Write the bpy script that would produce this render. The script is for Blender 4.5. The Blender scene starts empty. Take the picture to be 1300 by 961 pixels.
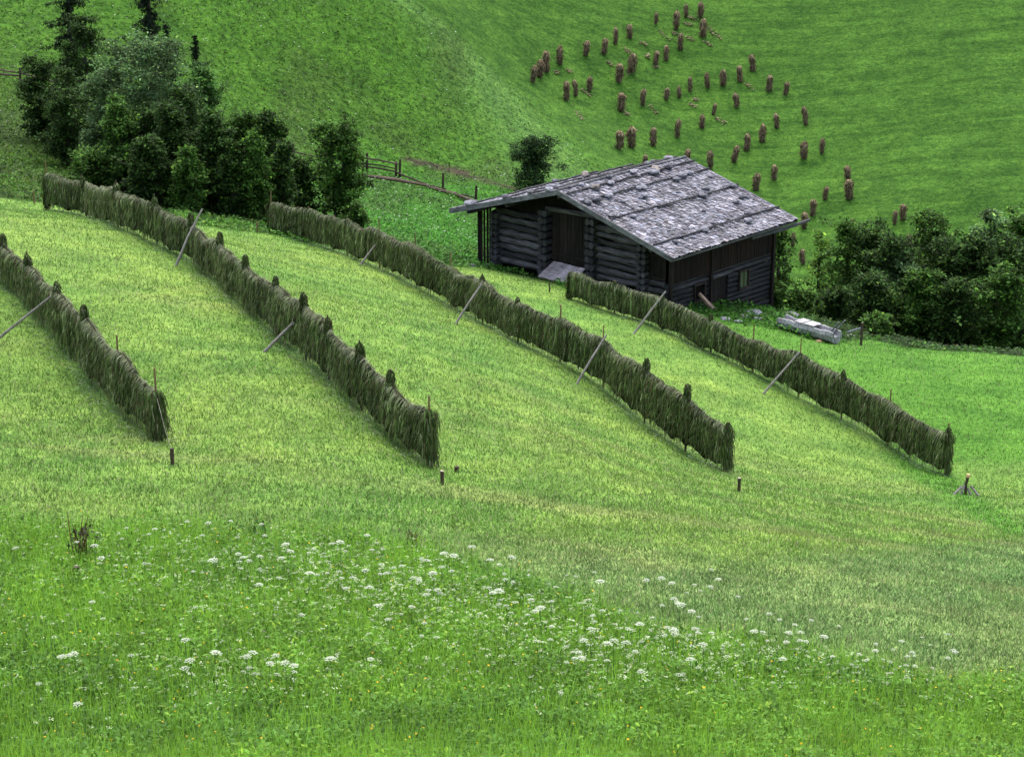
import bpy, math, numpy as np
from mathutils import Vector, Matrix
rng = np.random.default_rng(7)
scene = bpy.context.scene
COL = scene.collection
# ------------------------------------------------------------------ view geometry (camera at the origin, looking along +Y and down)
F=2600.; PITCH=math.radians(18.4); S,C_=math.sin(PITCH),math.cos(PITCH)
def unproj(x,y,Z):
    v=(y-480.5)/F
    return np.array([(x-650)/F*Z,Z*(C_-v*S),-Z*(S+v*C_)])
CP=[(0,961,30),(650,961,30),(1300,961,33),(0,870,33),(650,870,33.5),(1300,870,37),(0,700,41),(650,700,43),(1300,700,53),
(0,600,47),(205,560,51),(0,355,65),(100,470,57),
(545,592,51),(408,472,58),(300,385,66),(150,292,76),(70,268,84),
(920,600,64),(815,535,67),(710,459,72),(600,401,79),(500,348,86),(345,298,93),
(1200,603,73),(1000,500,79),(860,424,84),(725,379,88),(1300,640,66),
(605,335,98),(923,401,92),(962,393,94),(1100,430,93),(1200,445,91),(1300,455,88),(1250,520,80),
(0,250,87),(0,238,92),(0,200,112),(0,100,134),(0,0,146),(180,255,108),(345,285,104),
(250,150,138),(250,0,152),(500,310,98),(550,300,112),(460,212,143),(600,252,140),(550,205,148),(550,0,165),(400,190,142),
(640,236,144),(760,205,158),(680,95,168),(700,0,176),(900,0,182),(900,210,166),(1020,240,164),(1000,330,156),(1140,270,160),(1300,0,180),(1300,150,168),(1300,250,160)]
W=[unproj(*c) for c in CP]
W+=[np.array(a,float) for a in [(0,0,-1.8),(-25,0,0),(25,0,-5),(0,15,-9.2),(-12,15,-8),(12,15,-10.5),
 (14,118,-37),(26,112,-38.5),(40,108,-39),(60,112,-42),(22,135,-42),(40,130,-44),
 (-90,40,-12),(-90,90,-16),(-90,150,-14),(-90,210,12),(0,230,2),(90,240,-2),(90,150,-45),(90,60,-32),(60,80,-33),(90,0,-15),(0,330,60),(-90,330,70),(90,330,55),(60,200,-17)]]
W=np.array(W)
def tps(r2): return r2*np.log(r2+1e-9)*.5
XY=W[:,:2]/100
def fit(lam=2e-4):
    n=len(W);d=((XY[:,None]-XY[None])**2).sum(-1)
    A=np.zeros((n+3,n+3));A[:n,:n]=tps(d)+lam*np.eye(n);A[:n,n]=1;A[:n,n+1:]=XY;A[n,:n]=1;A[n+1:,:n]=XY.T
    return np.linalg.solve(A,np.r_[W[:,2],0,0,0])
K=fit()
def Hraw(x,y):
    x=np.atleast_1d(np.asarray(x,float));y=np.atleast_1d(np.asarray(y,float))
    q=np.stack([x.ravel(),y.ravel()],1)/100
    out=np.empty(len(q))
    for i in range(0,len(q),20000):
        d=((q[i:i+20000,None]-XY[None])**2).sum(-1)
        out[i:i+20000]=tps(d)@K[:-3]+K[-3]+q[i:i+20000]@K[-2:]
    return out.reshape(x.shape)
# regular grid of terrain heights -> fast bilinear lookup
GX0, GX1, GY0, GY1, GS = -95., 95., -6., 335., .7
gx = np.arange(GX0, GX1 + GS, GS); gy = np.arange(GY0, GY1 + GS, GS)
GXX, GYY = np.meshgrid(gx, gy)
GZ = Hraw(GXX, GYY)
def wob(x, y):      # small natural unevenness
    return .05*np.sin(x*1.7+np.sin(y*.9)*2)*np.sin(y*1.3+x*.4) + .10*np.sin(x*.45+1)*np.sin(y*.38+x*.2)
GZ = GZ + wob(GXX, GYY)
def H(x, y):
    x = np.asarray(x, float); y = np.asarray(y, float)
    fx = np.clip((x-GX0)/GS, 0, len(gx)-1.001); fy = np.clip((y-GY0)/GS, 0, len(gy)-1.001)
    i = fx.astype(int); j = fy.astype(int); a = fx-i; b = fy-j
    return (GZ[j, i]*(1-a)+GZ[j, i+1]*a)*(1-b) + (GZ[j+1, i]*(1-a)+GZ[j+1, i+1]*a)*b
def ground(px, py, zmin=20, zmax=260, n=1200):
    px = np.atleast_1d(np.asarray(px, float)); py = np.atleast_1d(np.asarray(py, float))
    Zs = np.linspace(zmin, zmax, n); p = unproj(px[:, None], py[:, None], Zs[None])
    h = H(p[0], p[1])-p[2]; hit = h > 0; i = np.maximum(hit.argmax(1), 1); i[~hit.any(1)] = n-1
    r = np.arange(len(px)); a = h[r, i-1]; b = h[r, i]
    Z = Zs[i-1]+(Zs[i]-Zs[i-1])*(-a/(b-a+1e-9))
    q = unproj(px, py, Z).T
    q[:, 2] = H(q[:, 0], q[:, 1])
    return q, Z
def G1(px, py, **k):
    q, Z = ground([px], [py], **k); return q[0], Z[0]
def pix(x, y, z):
    Z = y*C_-z*S; return 650+F*x/Z, 480.5+F*(-(y*S+z*C_)/Z), Z

# ------------------------------------------------------------------ helpers
def tag(o, label=None, cat=None, group=None, kind=None):
    if label: o['label'] = label
    if cat: o['category'] = cat
    if group: o['group'] = group
    if kind: o['kind'] = kind
    return o
def thing(name, label, cat, loc=(0, 0, 0), rz=0, group=None):
    o = bpy.data.objects.new(name, None); COL.objects.link(o); o.empty_display_size = .2
    o.location = loc; o.rotation_euler = (0, 0, rz)
    return tag(o, label, cat, group)
def link(name, me, mat=None, parent=None, loc=None):
    o = bpy.data.objects.new(name, me); COL.objects.link(o)
    if mat and not me.materials: me.materials.append(mat)
    if parent: o.parent = parent
    if loc is not None: o.location = loc
    return o
def np_mesh(name, V, Fc, tint=None, smooth=False):
    """V (n,3), Fc (m,k) constant k"""
    V = np.asarray(V, np.float32); Fc = np.asarray(Fc, np.int32); k = Fc.shape[1]
    me = bpy.data.meshes.new(name)
    me.vertices.add(len(V)); me.vertices.foreach_set('co', V.ravel())
    me.loops.add(Fc.size); me.loops.foreach_set('vertex_index', Fc.ravel())
    me.polygons.add(len(Fc)); me.polygons.foreach_set('loop_start', np.arange(0, Fc.size, k, dtype=np.int32))
    me.polygons.foreach_set('loop_total', np.full(len(Fc), k, np.int32))
    if smooth: me.polygons.foreach_set('use_smooth', np.ones(len(Fc), bool))
    if tint is not None:
        t = np.asarray(tint, np.float32)
        if t.shape[1] == 3: t = np.c_[t, np.ones(len(t), np.float32)]
        a = me.attributes.new('tint', 'FLOAT_COLOR', 'POINT'); a.data.foreach_set('color', t.astype(np.float32).ravel())
    me.update(calc_edges=True)
    return me
class MB:
    """collects shapes into one mesh"""
    def __init__(s): s.v = []; s.f = []; s.t = []; s.n = 0
    def add(s, v, f, t=None):
        s.v.append(np.asarray(v, float)); s.f += [tuple(int(i)+s.n for i in q) for q in f]; s.n += len(v)
        s.t.append(np.tile(np.array(t if t is not None else (1., 1., 1.), float), (len(v), 1)))
    def box(s, c, sz, M=None, t=None, j=0.):
        x, y, z = np.array(sz)/2
        v = np.array([[a*x, b*y, d*z] for d in (-1, 1) for b in (-1, 1) for a in (-1, 1)])
        if j: v = v + rng.normal(0, j, v.shape)
        if M is not None: v = v @ np.array(M).T
        s.add(v+np.array(c), [(0, 2, 3, 1), (4, 5, 7, 6), (0, 1, 5, 4), (2, 6, 7, 3), (0, 4, 6, 2), (1, 3, 7, 5)], t)
    def tube(s, pts, rad, n=8, t=None, wob=0.):
        pts = np.array(pts, float); rad = np.broadcast_to(rad, len(pts)); m = len(pts)
        d = np.gradient(pts, axis=0); d /= np.linalg.norm(d, axis=1)[:, None]+1e-9
        up = np.array([0, 0, 1.]) if abs(d[0, 2]) < .9 else np.array([1., 0, 0])
        a = np.cross(d, up); a /= np.linalg.norm(a, axis=1)[:, None]; b = np.cross(d, a)
        th = np.arange(n)/n*2*np.pi; V = []
        for i in range(m):
            r = rad[i]*(1+rng.normal(0, wob, n)) if wob else rad[i]*np.ones(n)
            V.append(pts[i]+(np.cos(th)*r)[:, None]*a[i]+(np.sin(th)*r)[:, None]*b[i])
        V = np.concatenate(V); f = []
        for i in range(m-1):
            for k in range(n):
                k2 = (k+1) % n; f.append((i*n+k, i*n+k2, (i+1)*n+k2, (i+1)*n+k))
        f.append(tuple(range(n))[::-1]); f.append(tuple(range((m-1)*n, m*n)))
        s.add(V, f, t)
    def build(s, name, mat, parent=None, loc=None, smooth=False, bevel=0):
        me = bpy.data.meshes.new(name); V = np.concatenate(s.v)
        me.from_pydata(V.tolist(), [], s.f)
        t = np.concatenate(s.t); t = np.c_[t, np.ones(len(t))].astype(np.float32)
        a = me.attributes.new('tint', 'FLOAT_COLOR', 'POINT'); a.data.foreach_set('color', t.ravel())
        if smooth: me.polygons.foreach_set('use_smooth', [True]*len(me.polygons))
        me.update()
        return link(name, me, mat, parent, loc)
def rock_mb(mb, c, r, flat=.6, n=7, t=None):
    """irregular faceted boulder"""
    v = []; f = []
    k = 5; ph0 = rng.uniform(0, 6)
    rings = [(0.45, -.75), (.9, -.3), (1., .15), (.75, .65)]
    for (rr, zz) in rings:
        for i in range(n):
            q = ph0+i/n*6.283+rng.normal(0, .12); R = rr*rng.uniform(.82, 1.15)
            v.append((r[0]*R*math.cos(q), r[1]*R*math.sin(q), r[2]*(zz+rng.normal(0, .08))))
    v.append((0, 0, -r[2]*.9)); v.append((rng.normal(0, .1)*r[0], rng.normal(0, .1)*r[1], r[2]*.9))
    for a in range(3):
        for i in range(n):
            j = (i+1) % n; f.append((a*n+i, a*n+j, (a+1)*n+j, (a+1)*n+i))
    for i in range(n):
        j = (i+1) % n; f.append((4*n, j, i)); f.append((4*n+1, 3*n+i, 3*n+j))
    mb.add(np.array(v)+np.array(c), f, t)

# ------------------------------------------------------------------ materials
def newmat(name):
    m = bpy.data.materials.new(name); m.use_nodes = True; nt = m.node_tree; nt.nodes.clear()
    return m, nt, nt.nodes, nt.links
def N(nt, typ, **kw):
    n = nt.nodes.new(typ)
    for k, v in kw.items():
        if k in n.inputs.keys(): n.inputs[k].default_value = v
        else: setattr(n, k, v)
    return n
def ramp(nt, fac, stops):
    r = nt.nodes.new('ShaderNodeValToRGB'); e = r.color_ramp.elements
    while len(e) < len(stops): e.new(.5)
    for el, (p, c) in zip(e, stops): el.position = p; el.color = (*c, 1) if len(c) == 3 else c
    nt.links.new(fac, r.inputs[0]); return r.outputs[0]
def mix(nt, a, b, fac, mode='MIX'):
    m = nt.nodes.new('ShaderNodeMix'); m.data_type = 'RGBA'; m.blend_type = mode
    for sock, v in ((m.inputs[0], fac), (m.inputs[6], a), (m.inputs[7], b)):
        if hasattr(v, 'is_output'): nt.links.new(v, sock)
        elif isinstance(v, (int, float)): sock.default_value = v
        else: sock.default_value = (*v, 1)
    return m.outputs[2]
def noise(nt, scale, detail=4, vec=None, rough=.55, sc3=None):
    n = N(nt, 'ShaderNodeTexNoise', Scale=scale, Detail=detail, Roughness=rough)
    if vec is None:
        tc = nt.nodes.new('ShaderNodeTexCoord'); vec = tc.outputs['Object']
    if sc3:
        mp = N(nt, 'ShaderNodeMapping'); mp.inputs['Scale'].default_value = sc3
        nt.links.new(vec, mp.inputs[0]); vec = mp.outputs[0]
    nt.links.new(vec, n.inputs['Vector']); return n.outputs[0]
def finish(nt, color, rough=.85, bump=None, bstr=.4, bdist=.05, transl=0., spec=.25, normal_out=None):
    b = N(nt, 'ShaderNodeBsdfPrincipled', Roughness=rough); b.inputs['Specular IOR Level'].default_value = spec
    if hasattr(color, 'is_output'): nt.links.new(color, b.inputs['Base Color'])
    else: b.inputs['Base Color'].default_value = (*color, 1)
    if bump is not None:
        bp = N(nt, 'ShaderNodeBump', Strength=bstr, Distance=bdist); nt.links.new(bump, bp.inputs['Height']); nt.links.new(bp.outputs[0], b.inputs['Normal'])
    out = N(nt, 'ShaderNodeOutputMaterial'); sh = b.outputs[0]
    if transl:
        t = N(nt, 'ShaderNodeBsdfTranslucent'); nt.links.new(color, t.inputs[0])
        m = N(nt, 'ShaderNodeMixShader'); m.inputs[0].default_value = transl
        nt.links.new(sh, m.inputs[1]); nt.links.new(t.outputs[0], m.inputs[2]); sh = m.outputs[0]
    nt.links.new(sh, out.inputs[0])
def tint_mat(name, transl=.3, rough=.75, var=.35, scale=1.3, spec=.2):
    m, nt, nd, lk = newmat(name)
    a = N(nt, 'ShaderNodeAttribute', attribute_name='tint')
    f = noise(nt, scale, 3)
    lo = 1-var; hi = 1+var
    v = ramp(nt, f, [(.3, (lo, lo, lo)), (.7, (hi, hi, hi))])
    c = mix(nt, a.outputs['Color'], v, 1., 'MULTIPLY')
    finish(nt, c, rough, transl=transl, spec=spec); return m
def wood_mat(name, dark, light, axis_sc, scale=3., bstr=.5, spec=.25, usetint=True):
    """weathered timber: streaks along the axis with the small scale"""
    m, nt, nd, lk = newmat(name)
    f = noise(nt, scale, 7, sc3=axis_sc, rough=.7)
    c = ramp(nt, f, [(.34, dark), (.5, tuple((a+b)/2 for a, b in zip(dark, light))), (.68, light)])
    g = noise(nt, .8, 3); c = mix(nt, c, ramp(nt, g, [(.3, (.6, .6, .6)), (.7, (1.25, 1.25, 1.25))]), 1., 'MULTIPLY')
    if usetint:
        a = N(nt, 'ShaderNodeAttribute', attribute_name='tint'); c = mix(nt, c, a.outputs['Color'], 1., 'MULTIPLY')
    finish(nt, c, .8, bump=f, bstr=bstr, bdist=.03, spec=spec); return m
# ------------------------------------------------------------------ ground zones
def ss(a, b, x): t = np.clip((x-a)/(b-a), 0, 1); return t*t*(3-2*t)
def vn(x, y, s, seed=0):
    """cheap smooth value noise"""
    x = x*s+seed*17.3; y = y*s+seed*5.1; i = np.floor(x); j = np.floor(y); a = x-i; b = y-j
    a = a*a*(3-2*a); b = b*b*(3-2*b)
    h = lambda p, q: np.modf(np.abs(np.sin(p*127.1+q*311.7+seed)*43758.5453))[0]
    return (h(i, j)*(1-a)+h(i+1, j)*a)*(1-b)+(h(i, j+1)*(1-a)+h(i+1, j+1)*a)*b
def poly_to_ground(pts): return ground([p[0] for p in pts], [p[1] for p in pts])[0][:, :2]
# world-space boundary curves (x -> y), traced on the ground once
LUSH = poly_to_ground([(-150, 663), (0, 668), (100, 664), (250, 672), (400, 668), (520, 695), (620, 735), (700, 765), (850, 797), (1000, 835), (1150, 850), (1300, 872), (1450, 900)])
PALE = poly_to_ground([(-150, 655), (0, 655), (250, 655), (450, 672), (600, 690), (800, 705), (1000, 712), (1300, 690), (1450, 680)])
EDGE = poly_to_ground([(-150, 243), (0, 251), (200, 277), (345, 298), (480, 330), (585, 339), (640, 346), (690, 356), (725, 372), (860, 414), (1000, 452), (1100, 512), (1200, 585), (1290, 660), (1450, 760)])
FEND = poly_to_ground([(850, 385), (925, 408), (990, 420), (1060, 436), (1100, 430), (1200, 446), (1300, 453), (1450, 462)])
FOLD = poly_to_ground([(500, -40), (530, 4), (600, 60), (680, 130), (750, 200), (800, 260)])
BANK1 = poly_to_ground([(520, 203), (545, 209), (578, 217), (600, 226), (625, 233), (655, 241)])
order = np.argsort(EDGE[:, 0]); EDGE = EDGE[order]
def zones(x, y):
    """weights of each ground cover at world x,y"""
    w = {}
    n1 = (vn(x, y, .6, 1)-.5); n2 = (vn(x, y, 2.1, 2)-.5)
    yl = np.interp(x, LUSH[:, 0], LUSH[:, 1])+n1*1.6+n2*.8
    lush = 1-ss(-.25, .25, y-yl)
    yp = np.interp(x, PALE[:, 0], PALE[:, 1])+n1*2.
    pale = (1-ss(-2, 2, y-yp))*(1-lush)
    ye = np.interp(x, EDGE[:, 0], EDGE[:, 1])+n2*.8
    infield = 1-ss(-.5, .5, y-ye)
    yf = np.interp(x, FEND[:, 0], FEND[:, 1])+n2*.8
    right = (1-ss(-.4, .4, y-yf))*ss(2, 4, x)*(1-infield)
    beyond = (1-infield)*(1-right)
    # gully and valley bottom
    fx = np.interp(y, FOLD[::-1, 1], FOLD[::-1, 0])
    far = ss(-2, 2, x-fx)*ss(135, 141, y)
    gl = beyond*ss(1, 9, x-7)*(1-ss(134, 142, y))*ss(-.5, .5, y-yf)
    gl2 = beyond*ss(92, 95, y)*(1-ss(106, 110, y))*ss(-19, -17, x)*(1-ss(-12, -8, x))
    gully = np.clip(np.maximum(gl, gl2), 0, 1)
    far = far*(1-gully)
    hill = beyond*(1-gully)*(1-far)
    d = np.min([np.hypot(x-b[0], (y-b[1])*.8) for b in np.stack([np.interp(np.linspace(0, 5, 40), range(6), BANK1[:, 0]), np.interp(np.linspace(0, 5, 40), range(6), BANK1[:, 1])], 1)], axis=0)
    bank = (1-ss(.25, .85, d+n2*.8))*beyond
    return dict(lush=lush, pale=pale, field=infield*(1-lush)*(1-pale), right=right*(1-lush)*(1-pale), far=far*beyond*(1-bank), gully=gully, hill=hill*(1-bank), bank=bank)
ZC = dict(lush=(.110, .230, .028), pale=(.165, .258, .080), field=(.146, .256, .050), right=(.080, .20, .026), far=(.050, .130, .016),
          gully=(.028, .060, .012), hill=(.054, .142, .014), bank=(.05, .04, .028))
def zone_color(x, y):
    z = zones(x, y); c = sum(z[k][..., None]*np.array(ZC[k]) for k in ZC)/np.maximum(sum(z.values()), .01)[..., None]
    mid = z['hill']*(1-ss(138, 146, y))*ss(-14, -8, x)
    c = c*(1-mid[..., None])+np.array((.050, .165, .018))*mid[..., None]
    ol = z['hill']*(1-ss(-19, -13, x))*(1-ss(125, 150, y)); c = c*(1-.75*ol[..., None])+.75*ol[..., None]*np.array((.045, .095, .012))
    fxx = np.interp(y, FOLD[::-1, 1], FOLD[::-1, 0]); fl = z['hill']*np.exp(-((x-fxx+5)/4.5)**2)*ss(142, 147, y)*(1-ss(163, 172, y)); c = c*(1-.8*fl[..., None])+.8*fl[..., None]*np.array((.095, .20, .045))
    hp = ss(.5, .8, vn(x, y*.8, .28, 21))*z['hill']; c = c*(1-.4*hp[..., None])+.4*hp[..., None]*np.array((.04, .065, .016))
    # natural patches: drier, yellower or browner grass
    p = vn(x, y, .23, 5); q = vn(x*.35, y*1.2, .5, 6)
    fieldish = (z['field']+z['pale']*.8)[..., None]
    c = c*(1+fieldish*(p[..., None]-.5)*np.array((.34, .15, .2)))*(1+fieldish*(vn(x, y, 1.3, 8)[..., None]-.5)*np.array((.4, .22, .2)))
    q = .5*q+.5*vn(x*.25+y*.1, y*1.5, .9, 16); dry = ss(.56, .78, q)*(z['field']+z['pale'])*ss(0., 1., (72-y)/20)
    c = c*(1-.42*dry[..., None])+.42*dry[..., None]*np.array((.27, .28, .11))
    return c, z

# terrain: one sheet
nx, ny = len(gx), len(gy)
V = np.stack([GXX.ravel(), GYY.ravel(), GZ.ravel()], 1)
idx = np.arange(nx*ny).reshape(ny, nx)
Fq = np.stack([idx[:-1, :-1], idx[:-1, 1:], idx[1:, 1:], idx[1:, :-1]], -1).reshape(-1, 4)
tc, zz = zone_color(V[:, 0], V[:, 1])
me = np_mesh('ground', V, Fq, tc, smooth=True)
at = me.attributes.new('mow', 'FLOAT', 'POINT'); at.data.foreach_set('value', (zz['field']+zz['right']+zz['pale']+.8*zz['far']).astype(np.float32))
at = me.attributes.new('farw', 'FLOAT', 'POINT'); at.data.foreach_set('value', zz['far'].astype(np.float32))
m, nt, nd, lk = newmat('meadow_ground')
a = N(nt, 'ShaderNodeAttribute', attribute_name='tint'); mw = N(nt, 'ShaderNodeAttribute', attribute_name='mow'); fw = N(nt, 'ShaderNodeAttribute', attribute_name='farw')
f1 = noise(nt, 5.5, 5, rough=.75); f2 = noise(nt, .5, 4); f3 = noise(nt, 2.2, 5, rough=.7)
fine = ramp(nt, f1, [(.3, (.45, .5, .45)), (.5, (.95, .95, .95)), (.68, (1.55, 1.4, 1.5))])
coarse = ramp(nt, f3, [(.32, (.35, .38, .4)), (.5, (.9, .9, .9)), (.68, (1.5, 1.35, 1.3))])
tex = mix(nt, coarse, fine, mw.outputs['Fac'])
f4 = noise(nt, 3., 6, rough=.8, sc3=(.7, 1.2, 1.2)); rough_far = ramp(nt, f4, [(.34, (.42, .5, .5)), (.5, (.95, .95, .95)), (.66, (1.5, 1.35, 1.4))])
tex = mix(nt, tex, mix(nt, tex, rough_far, 1., 'MULTIPLY'), fw.outputs['Fac'])
c = mix(nt, a.outputs['Color'], tex, 1., 'MULTIPLY')
big = ramp(nt, f2, [(.3, (.72, .78, .74)), (.7, (1.25, 1.18, 1.1))]); c = mix(nt, c, big, 1., 'MULTIPLY')
# mowing terraces on the far slope: streaks along the contour
tr = noise(nt, 1., 4, sc3=(.10, 1.1, 1.1)); tcol = ramp(nt, tr, [(.38, (.52, .6, .56)), (.6, (1.35, 1.25, 1.3))])
c = mix(nt, c, mix(nt, (1., 1., 1.), tcol, mw.outputs['Fac']), .28, 'MULTIPLY'); c = mix(nt, c, mix(nt, (1., 1., 1.), tcol, fw.outputs['Fac']), .4, 'MULTIPLY')
dots = noise(nt, 1.6, 7, rough=.85); dm = ramp(nt, dots, [(.655, (0, 0, 0)), (.70, (1, 1, 1))])
c = mix(nt, c, (.05, .042, .022), mix(nt, (0, 0, 0), dm, .8))
finish(nt, c, .95, bump=mix(nt, f3, f1, mw.outputs['Fac']), bstr=.8, bdist=.09, spec=.1)
g = link('ground', me, m); tag(g, 'steep green alpine meadow ground sloping from the flower meadow to the far hillside', 'ground', kind='structure')

GRASS = tint_mat('grass_blades', .35, .7, .25, 1.0)
def scatter(n, y0, y1, spread=.31, pw=2.):
    u = rng.random(n); e = 1-pw+1
    y = (y0**(1-pw)+u*(y1**(1-pw)-y0**(1-pw)))**(1/(1-pw)) if pw != 1 else y0*(y1/y0)**u
    x = (rng.random(n)*2-1)*(spread*y+2); return x, y
def blades(x, y, hgt, wid, col, lean=.5, base=0.):
    """triangular blades"""
    n = len(x); z = H(x, y)+base; a = rng.random(n)*2*np.pi; q = rng.random(n)*2*np.pi
    P0 = np.stack([x, y, z], 1); d = np.stack([np.cos(a), np.sin(a), np.zeros(n)], 1)*wid[:, None]/2
    l = hgt*lean*rng.random(n)
    T = P0+np.stack([np.cos(q)*l, np.sin(q)*l, hgt], 1)
    V = np.stack([P0-d, P0+d, T], 1).reshape(-1, 3); Fc = np.arange(3*n).reshape(-1, 3)
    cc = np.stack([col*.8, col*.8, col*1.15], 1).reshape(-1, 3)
    return V, Fc, cc
def leaves(P, size, col, wr=.5, flat=.5):
    """leaf-shaped quads (rhombi bent along the midrib), random directions; flat: 0 random, 1 horizontal"""
    n = len(P); a = rng.random(n)*2*np.pi; el = rng.normal(0, 1, n)*(1-flat)+.15
    d = np.stack([np.cos(a)*np.cos(el), np.sin(a)*np.cos(el), np.sin(el)], 1)
    s = np.cross(d, np.array([0, 0, 1.])); s /= np.linalg.norm(s, axis=1)[:, None]+1e-9
    r = rng.normal(0, .5, n); u = np.cross(s, d); s = s*np.cos(r)[:, None]+u*np.sin(r)[:, None]
    L = size[:, None]
    V = np.stack([P, P+d*L*.5+s*L*wr*.5, P+d*L-np.array([0, 0, .12])*L, P+d*L*.5-s*L*wr*.5], 1).reshape(-1, 3)
    return V, np.arange(4*n).reshape(-1, 4), np.repeat(col, 4, axis=0)
def rv(n, lo, hi): return rng.uniform(lo, hi, n)

# short mown grass (one uncountable cover)
n = 480000; x, y = scatter(n, 28, 96, .3, 1.6); tc, z = zone_color(x, y)
k = rng.random(n) < (z['field']+z['right']+z['pale'])
x, y, tc = x[k], y[k], tc[k]; n = len(x)
r = rng.random(n)[:, None]; tc = tc*(.5+1.1*r)
straw = rng.random(n) < .13; tc[straw] = np.array((.42, .42, .22))*rv(straw.sum(), .7, 1.2)[:, None]
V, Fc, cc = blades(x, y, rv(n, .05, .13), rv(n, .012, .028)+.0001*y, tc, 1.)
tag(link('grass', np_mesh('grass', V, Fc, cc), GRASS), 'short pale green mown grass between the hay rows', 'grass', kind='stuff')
# far smooth hillside grass
n = 110000; x, y = scatter(n, 132, 190, .31, 1.); tc, z = zone_color(x, y); k = rng.random(n) < z['far']
x, y, tc = x[k], y[k], tc[k]; n = len(x); tc = tc*(1.0+.45*rng.random(n)[:, None])
V, Fc, cc = blades(x, y, rv(n, .04, .10), rv(n, .03, .08), tc, 1.2)
tag(link('hillside_grass', np_mesh('hillside_grass', V, Fc, cc), GRASS), 'short fine grass on the far hillside around the stooks', 'grass', kind='stuff')
# coarse leafy meadow: left hill and hollow
n = 420000; x, y = scatter(n, 84, 178, .31, 1.3); tc, z = zone_color(x, y)
dens = z['hill']+.7*z['gully']+.35*z['bank']; k = (rng.random(n) < dens)
# keep clear of the barn's floor
x, y, tc = x[k], y[k], tc[k]; n = len(x); cl = vn(x, y, 1.7, 9)
tc = tc*(.35+1.5*rng.random(n)[:, None])*(.6+.8*cl[:, None])
yel = rng.random(n) < .08; tc[yel] *= np.array((2.0, 1.35, 1.1))
P = np.stack([x, y, H(x, y)+rv(n, 0, .22)*(.4+cl)], 1)
V, Fc, cc = leaves(P, rv(n, .10, .26), tc, .5, .55)
BARNKEEP = (V, Fc, cc)
tag(link('meadow_herbs', np_mesh('meadow_herbs', V, Fc, cc), GRASS), 'coarse leafy meadow herbs on the left hillside and in the hollow', 'meadow plants', kind='stuff')
# white specks of blossom on the left hillside
n = 6000; x, y = scatter(n, 110, 176, .31, 1.); tc, z = zone_color(x, y); k = (rng.random(n) < z['hill']) & (vn(x, y, .16, 3) > .42)
x, y = x[k], y[k]; n = len(x); P = np.stack([x, y, H(x, y)+rv(n, .15, .4)], 1)
V, Fc, cc = leaves(P, rv(n, .06, .16), np.full((n, 3), .5)*rv(n, .5, 1.1)[:, None]*np.array((.9, 1, .8)), .9, .8)
tag(link('hillside_blossom', np_mesh('hillside_blossom', V, Fc, cc), GRASS), 'tiny pale blossoms speckling the left hillside', 'wildflowers', kind='stuff')
# lush foreground meadow
n = 330000; x, y = scatter(n, 22, 50, .30, 1.6); tc, z = zone_color(x, y); k = rng.random(n) < z['lush']
x, y, tc = x[k], y[k], tc[k]; n = len(x); cl = .6*vn(x, y, .9, 11)+.4*vn(x, y, 2.6, 12)
hh = .08+.42*cl
tc = tc*(.5+1.1*rng.random(n)[:, None])*np.array((1, 1, 1.)); w = ss(.35, .7, vn(x, y, .35, 13))[:, None]; tc = tc*(1-w)+tc*np.array((.75, .8, 1.))*w
sel = rng.random(n) < .12; tc[sel] *= np.array((1.9, 1.45, 1.2))
P = np.stack([x, y, H(x, y)+hh*rng.random(n)**.6], 1)
V, Fc, cc = leaves(P, rv(n, .05, .15), tc, .42, .5)
tag(link('meadow_leaves', np_mesh('meadow_leaves', V, Fc, cc), GRASS), 'lush leafy herbs of the unmown flower meadow in front', 'meadow plants', kind='stuff')
n = 110000; x, y = scatter(n, 22, 50, .30, 1.6); tc, z = zone_color(x, y); k = rng.random(n) < z['lush']
x, y, tc = x[k], y[k], tc[k]; n = len(x); tc = tc*(.8+1.1*rng.random(n)[:, None])*np.array((1.3, 1.15, 1.))
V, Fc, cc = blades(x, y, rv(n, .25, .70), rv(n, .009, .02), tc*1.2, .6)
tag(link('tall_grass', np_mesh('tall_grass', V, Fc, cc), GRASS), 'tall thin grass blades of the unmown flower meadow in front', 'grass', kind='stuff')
# yellow dots
n = 500; x, y = scatter(n, 26, 44, .28, 1.6); z = zones(x, y); k = rng.random(n) < z['lush']; x, y = x[k], y[k]; n = len(x)
V, Fc, cc = leaves(np.stack([x, y, H(x, y)+rv(n, .3, .55)], 1), rv(n, .03, .05), np.tile((.7, .45, .02), (n, 1)), .9, .8)
tag(link('yellow_blossom', np_mesh('yellow_blossom', V, Fc, cc), GRASS), 'scattered tiny yellow blossoms in the front meadow', 'wildflowers', kind='stuff')

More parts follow.
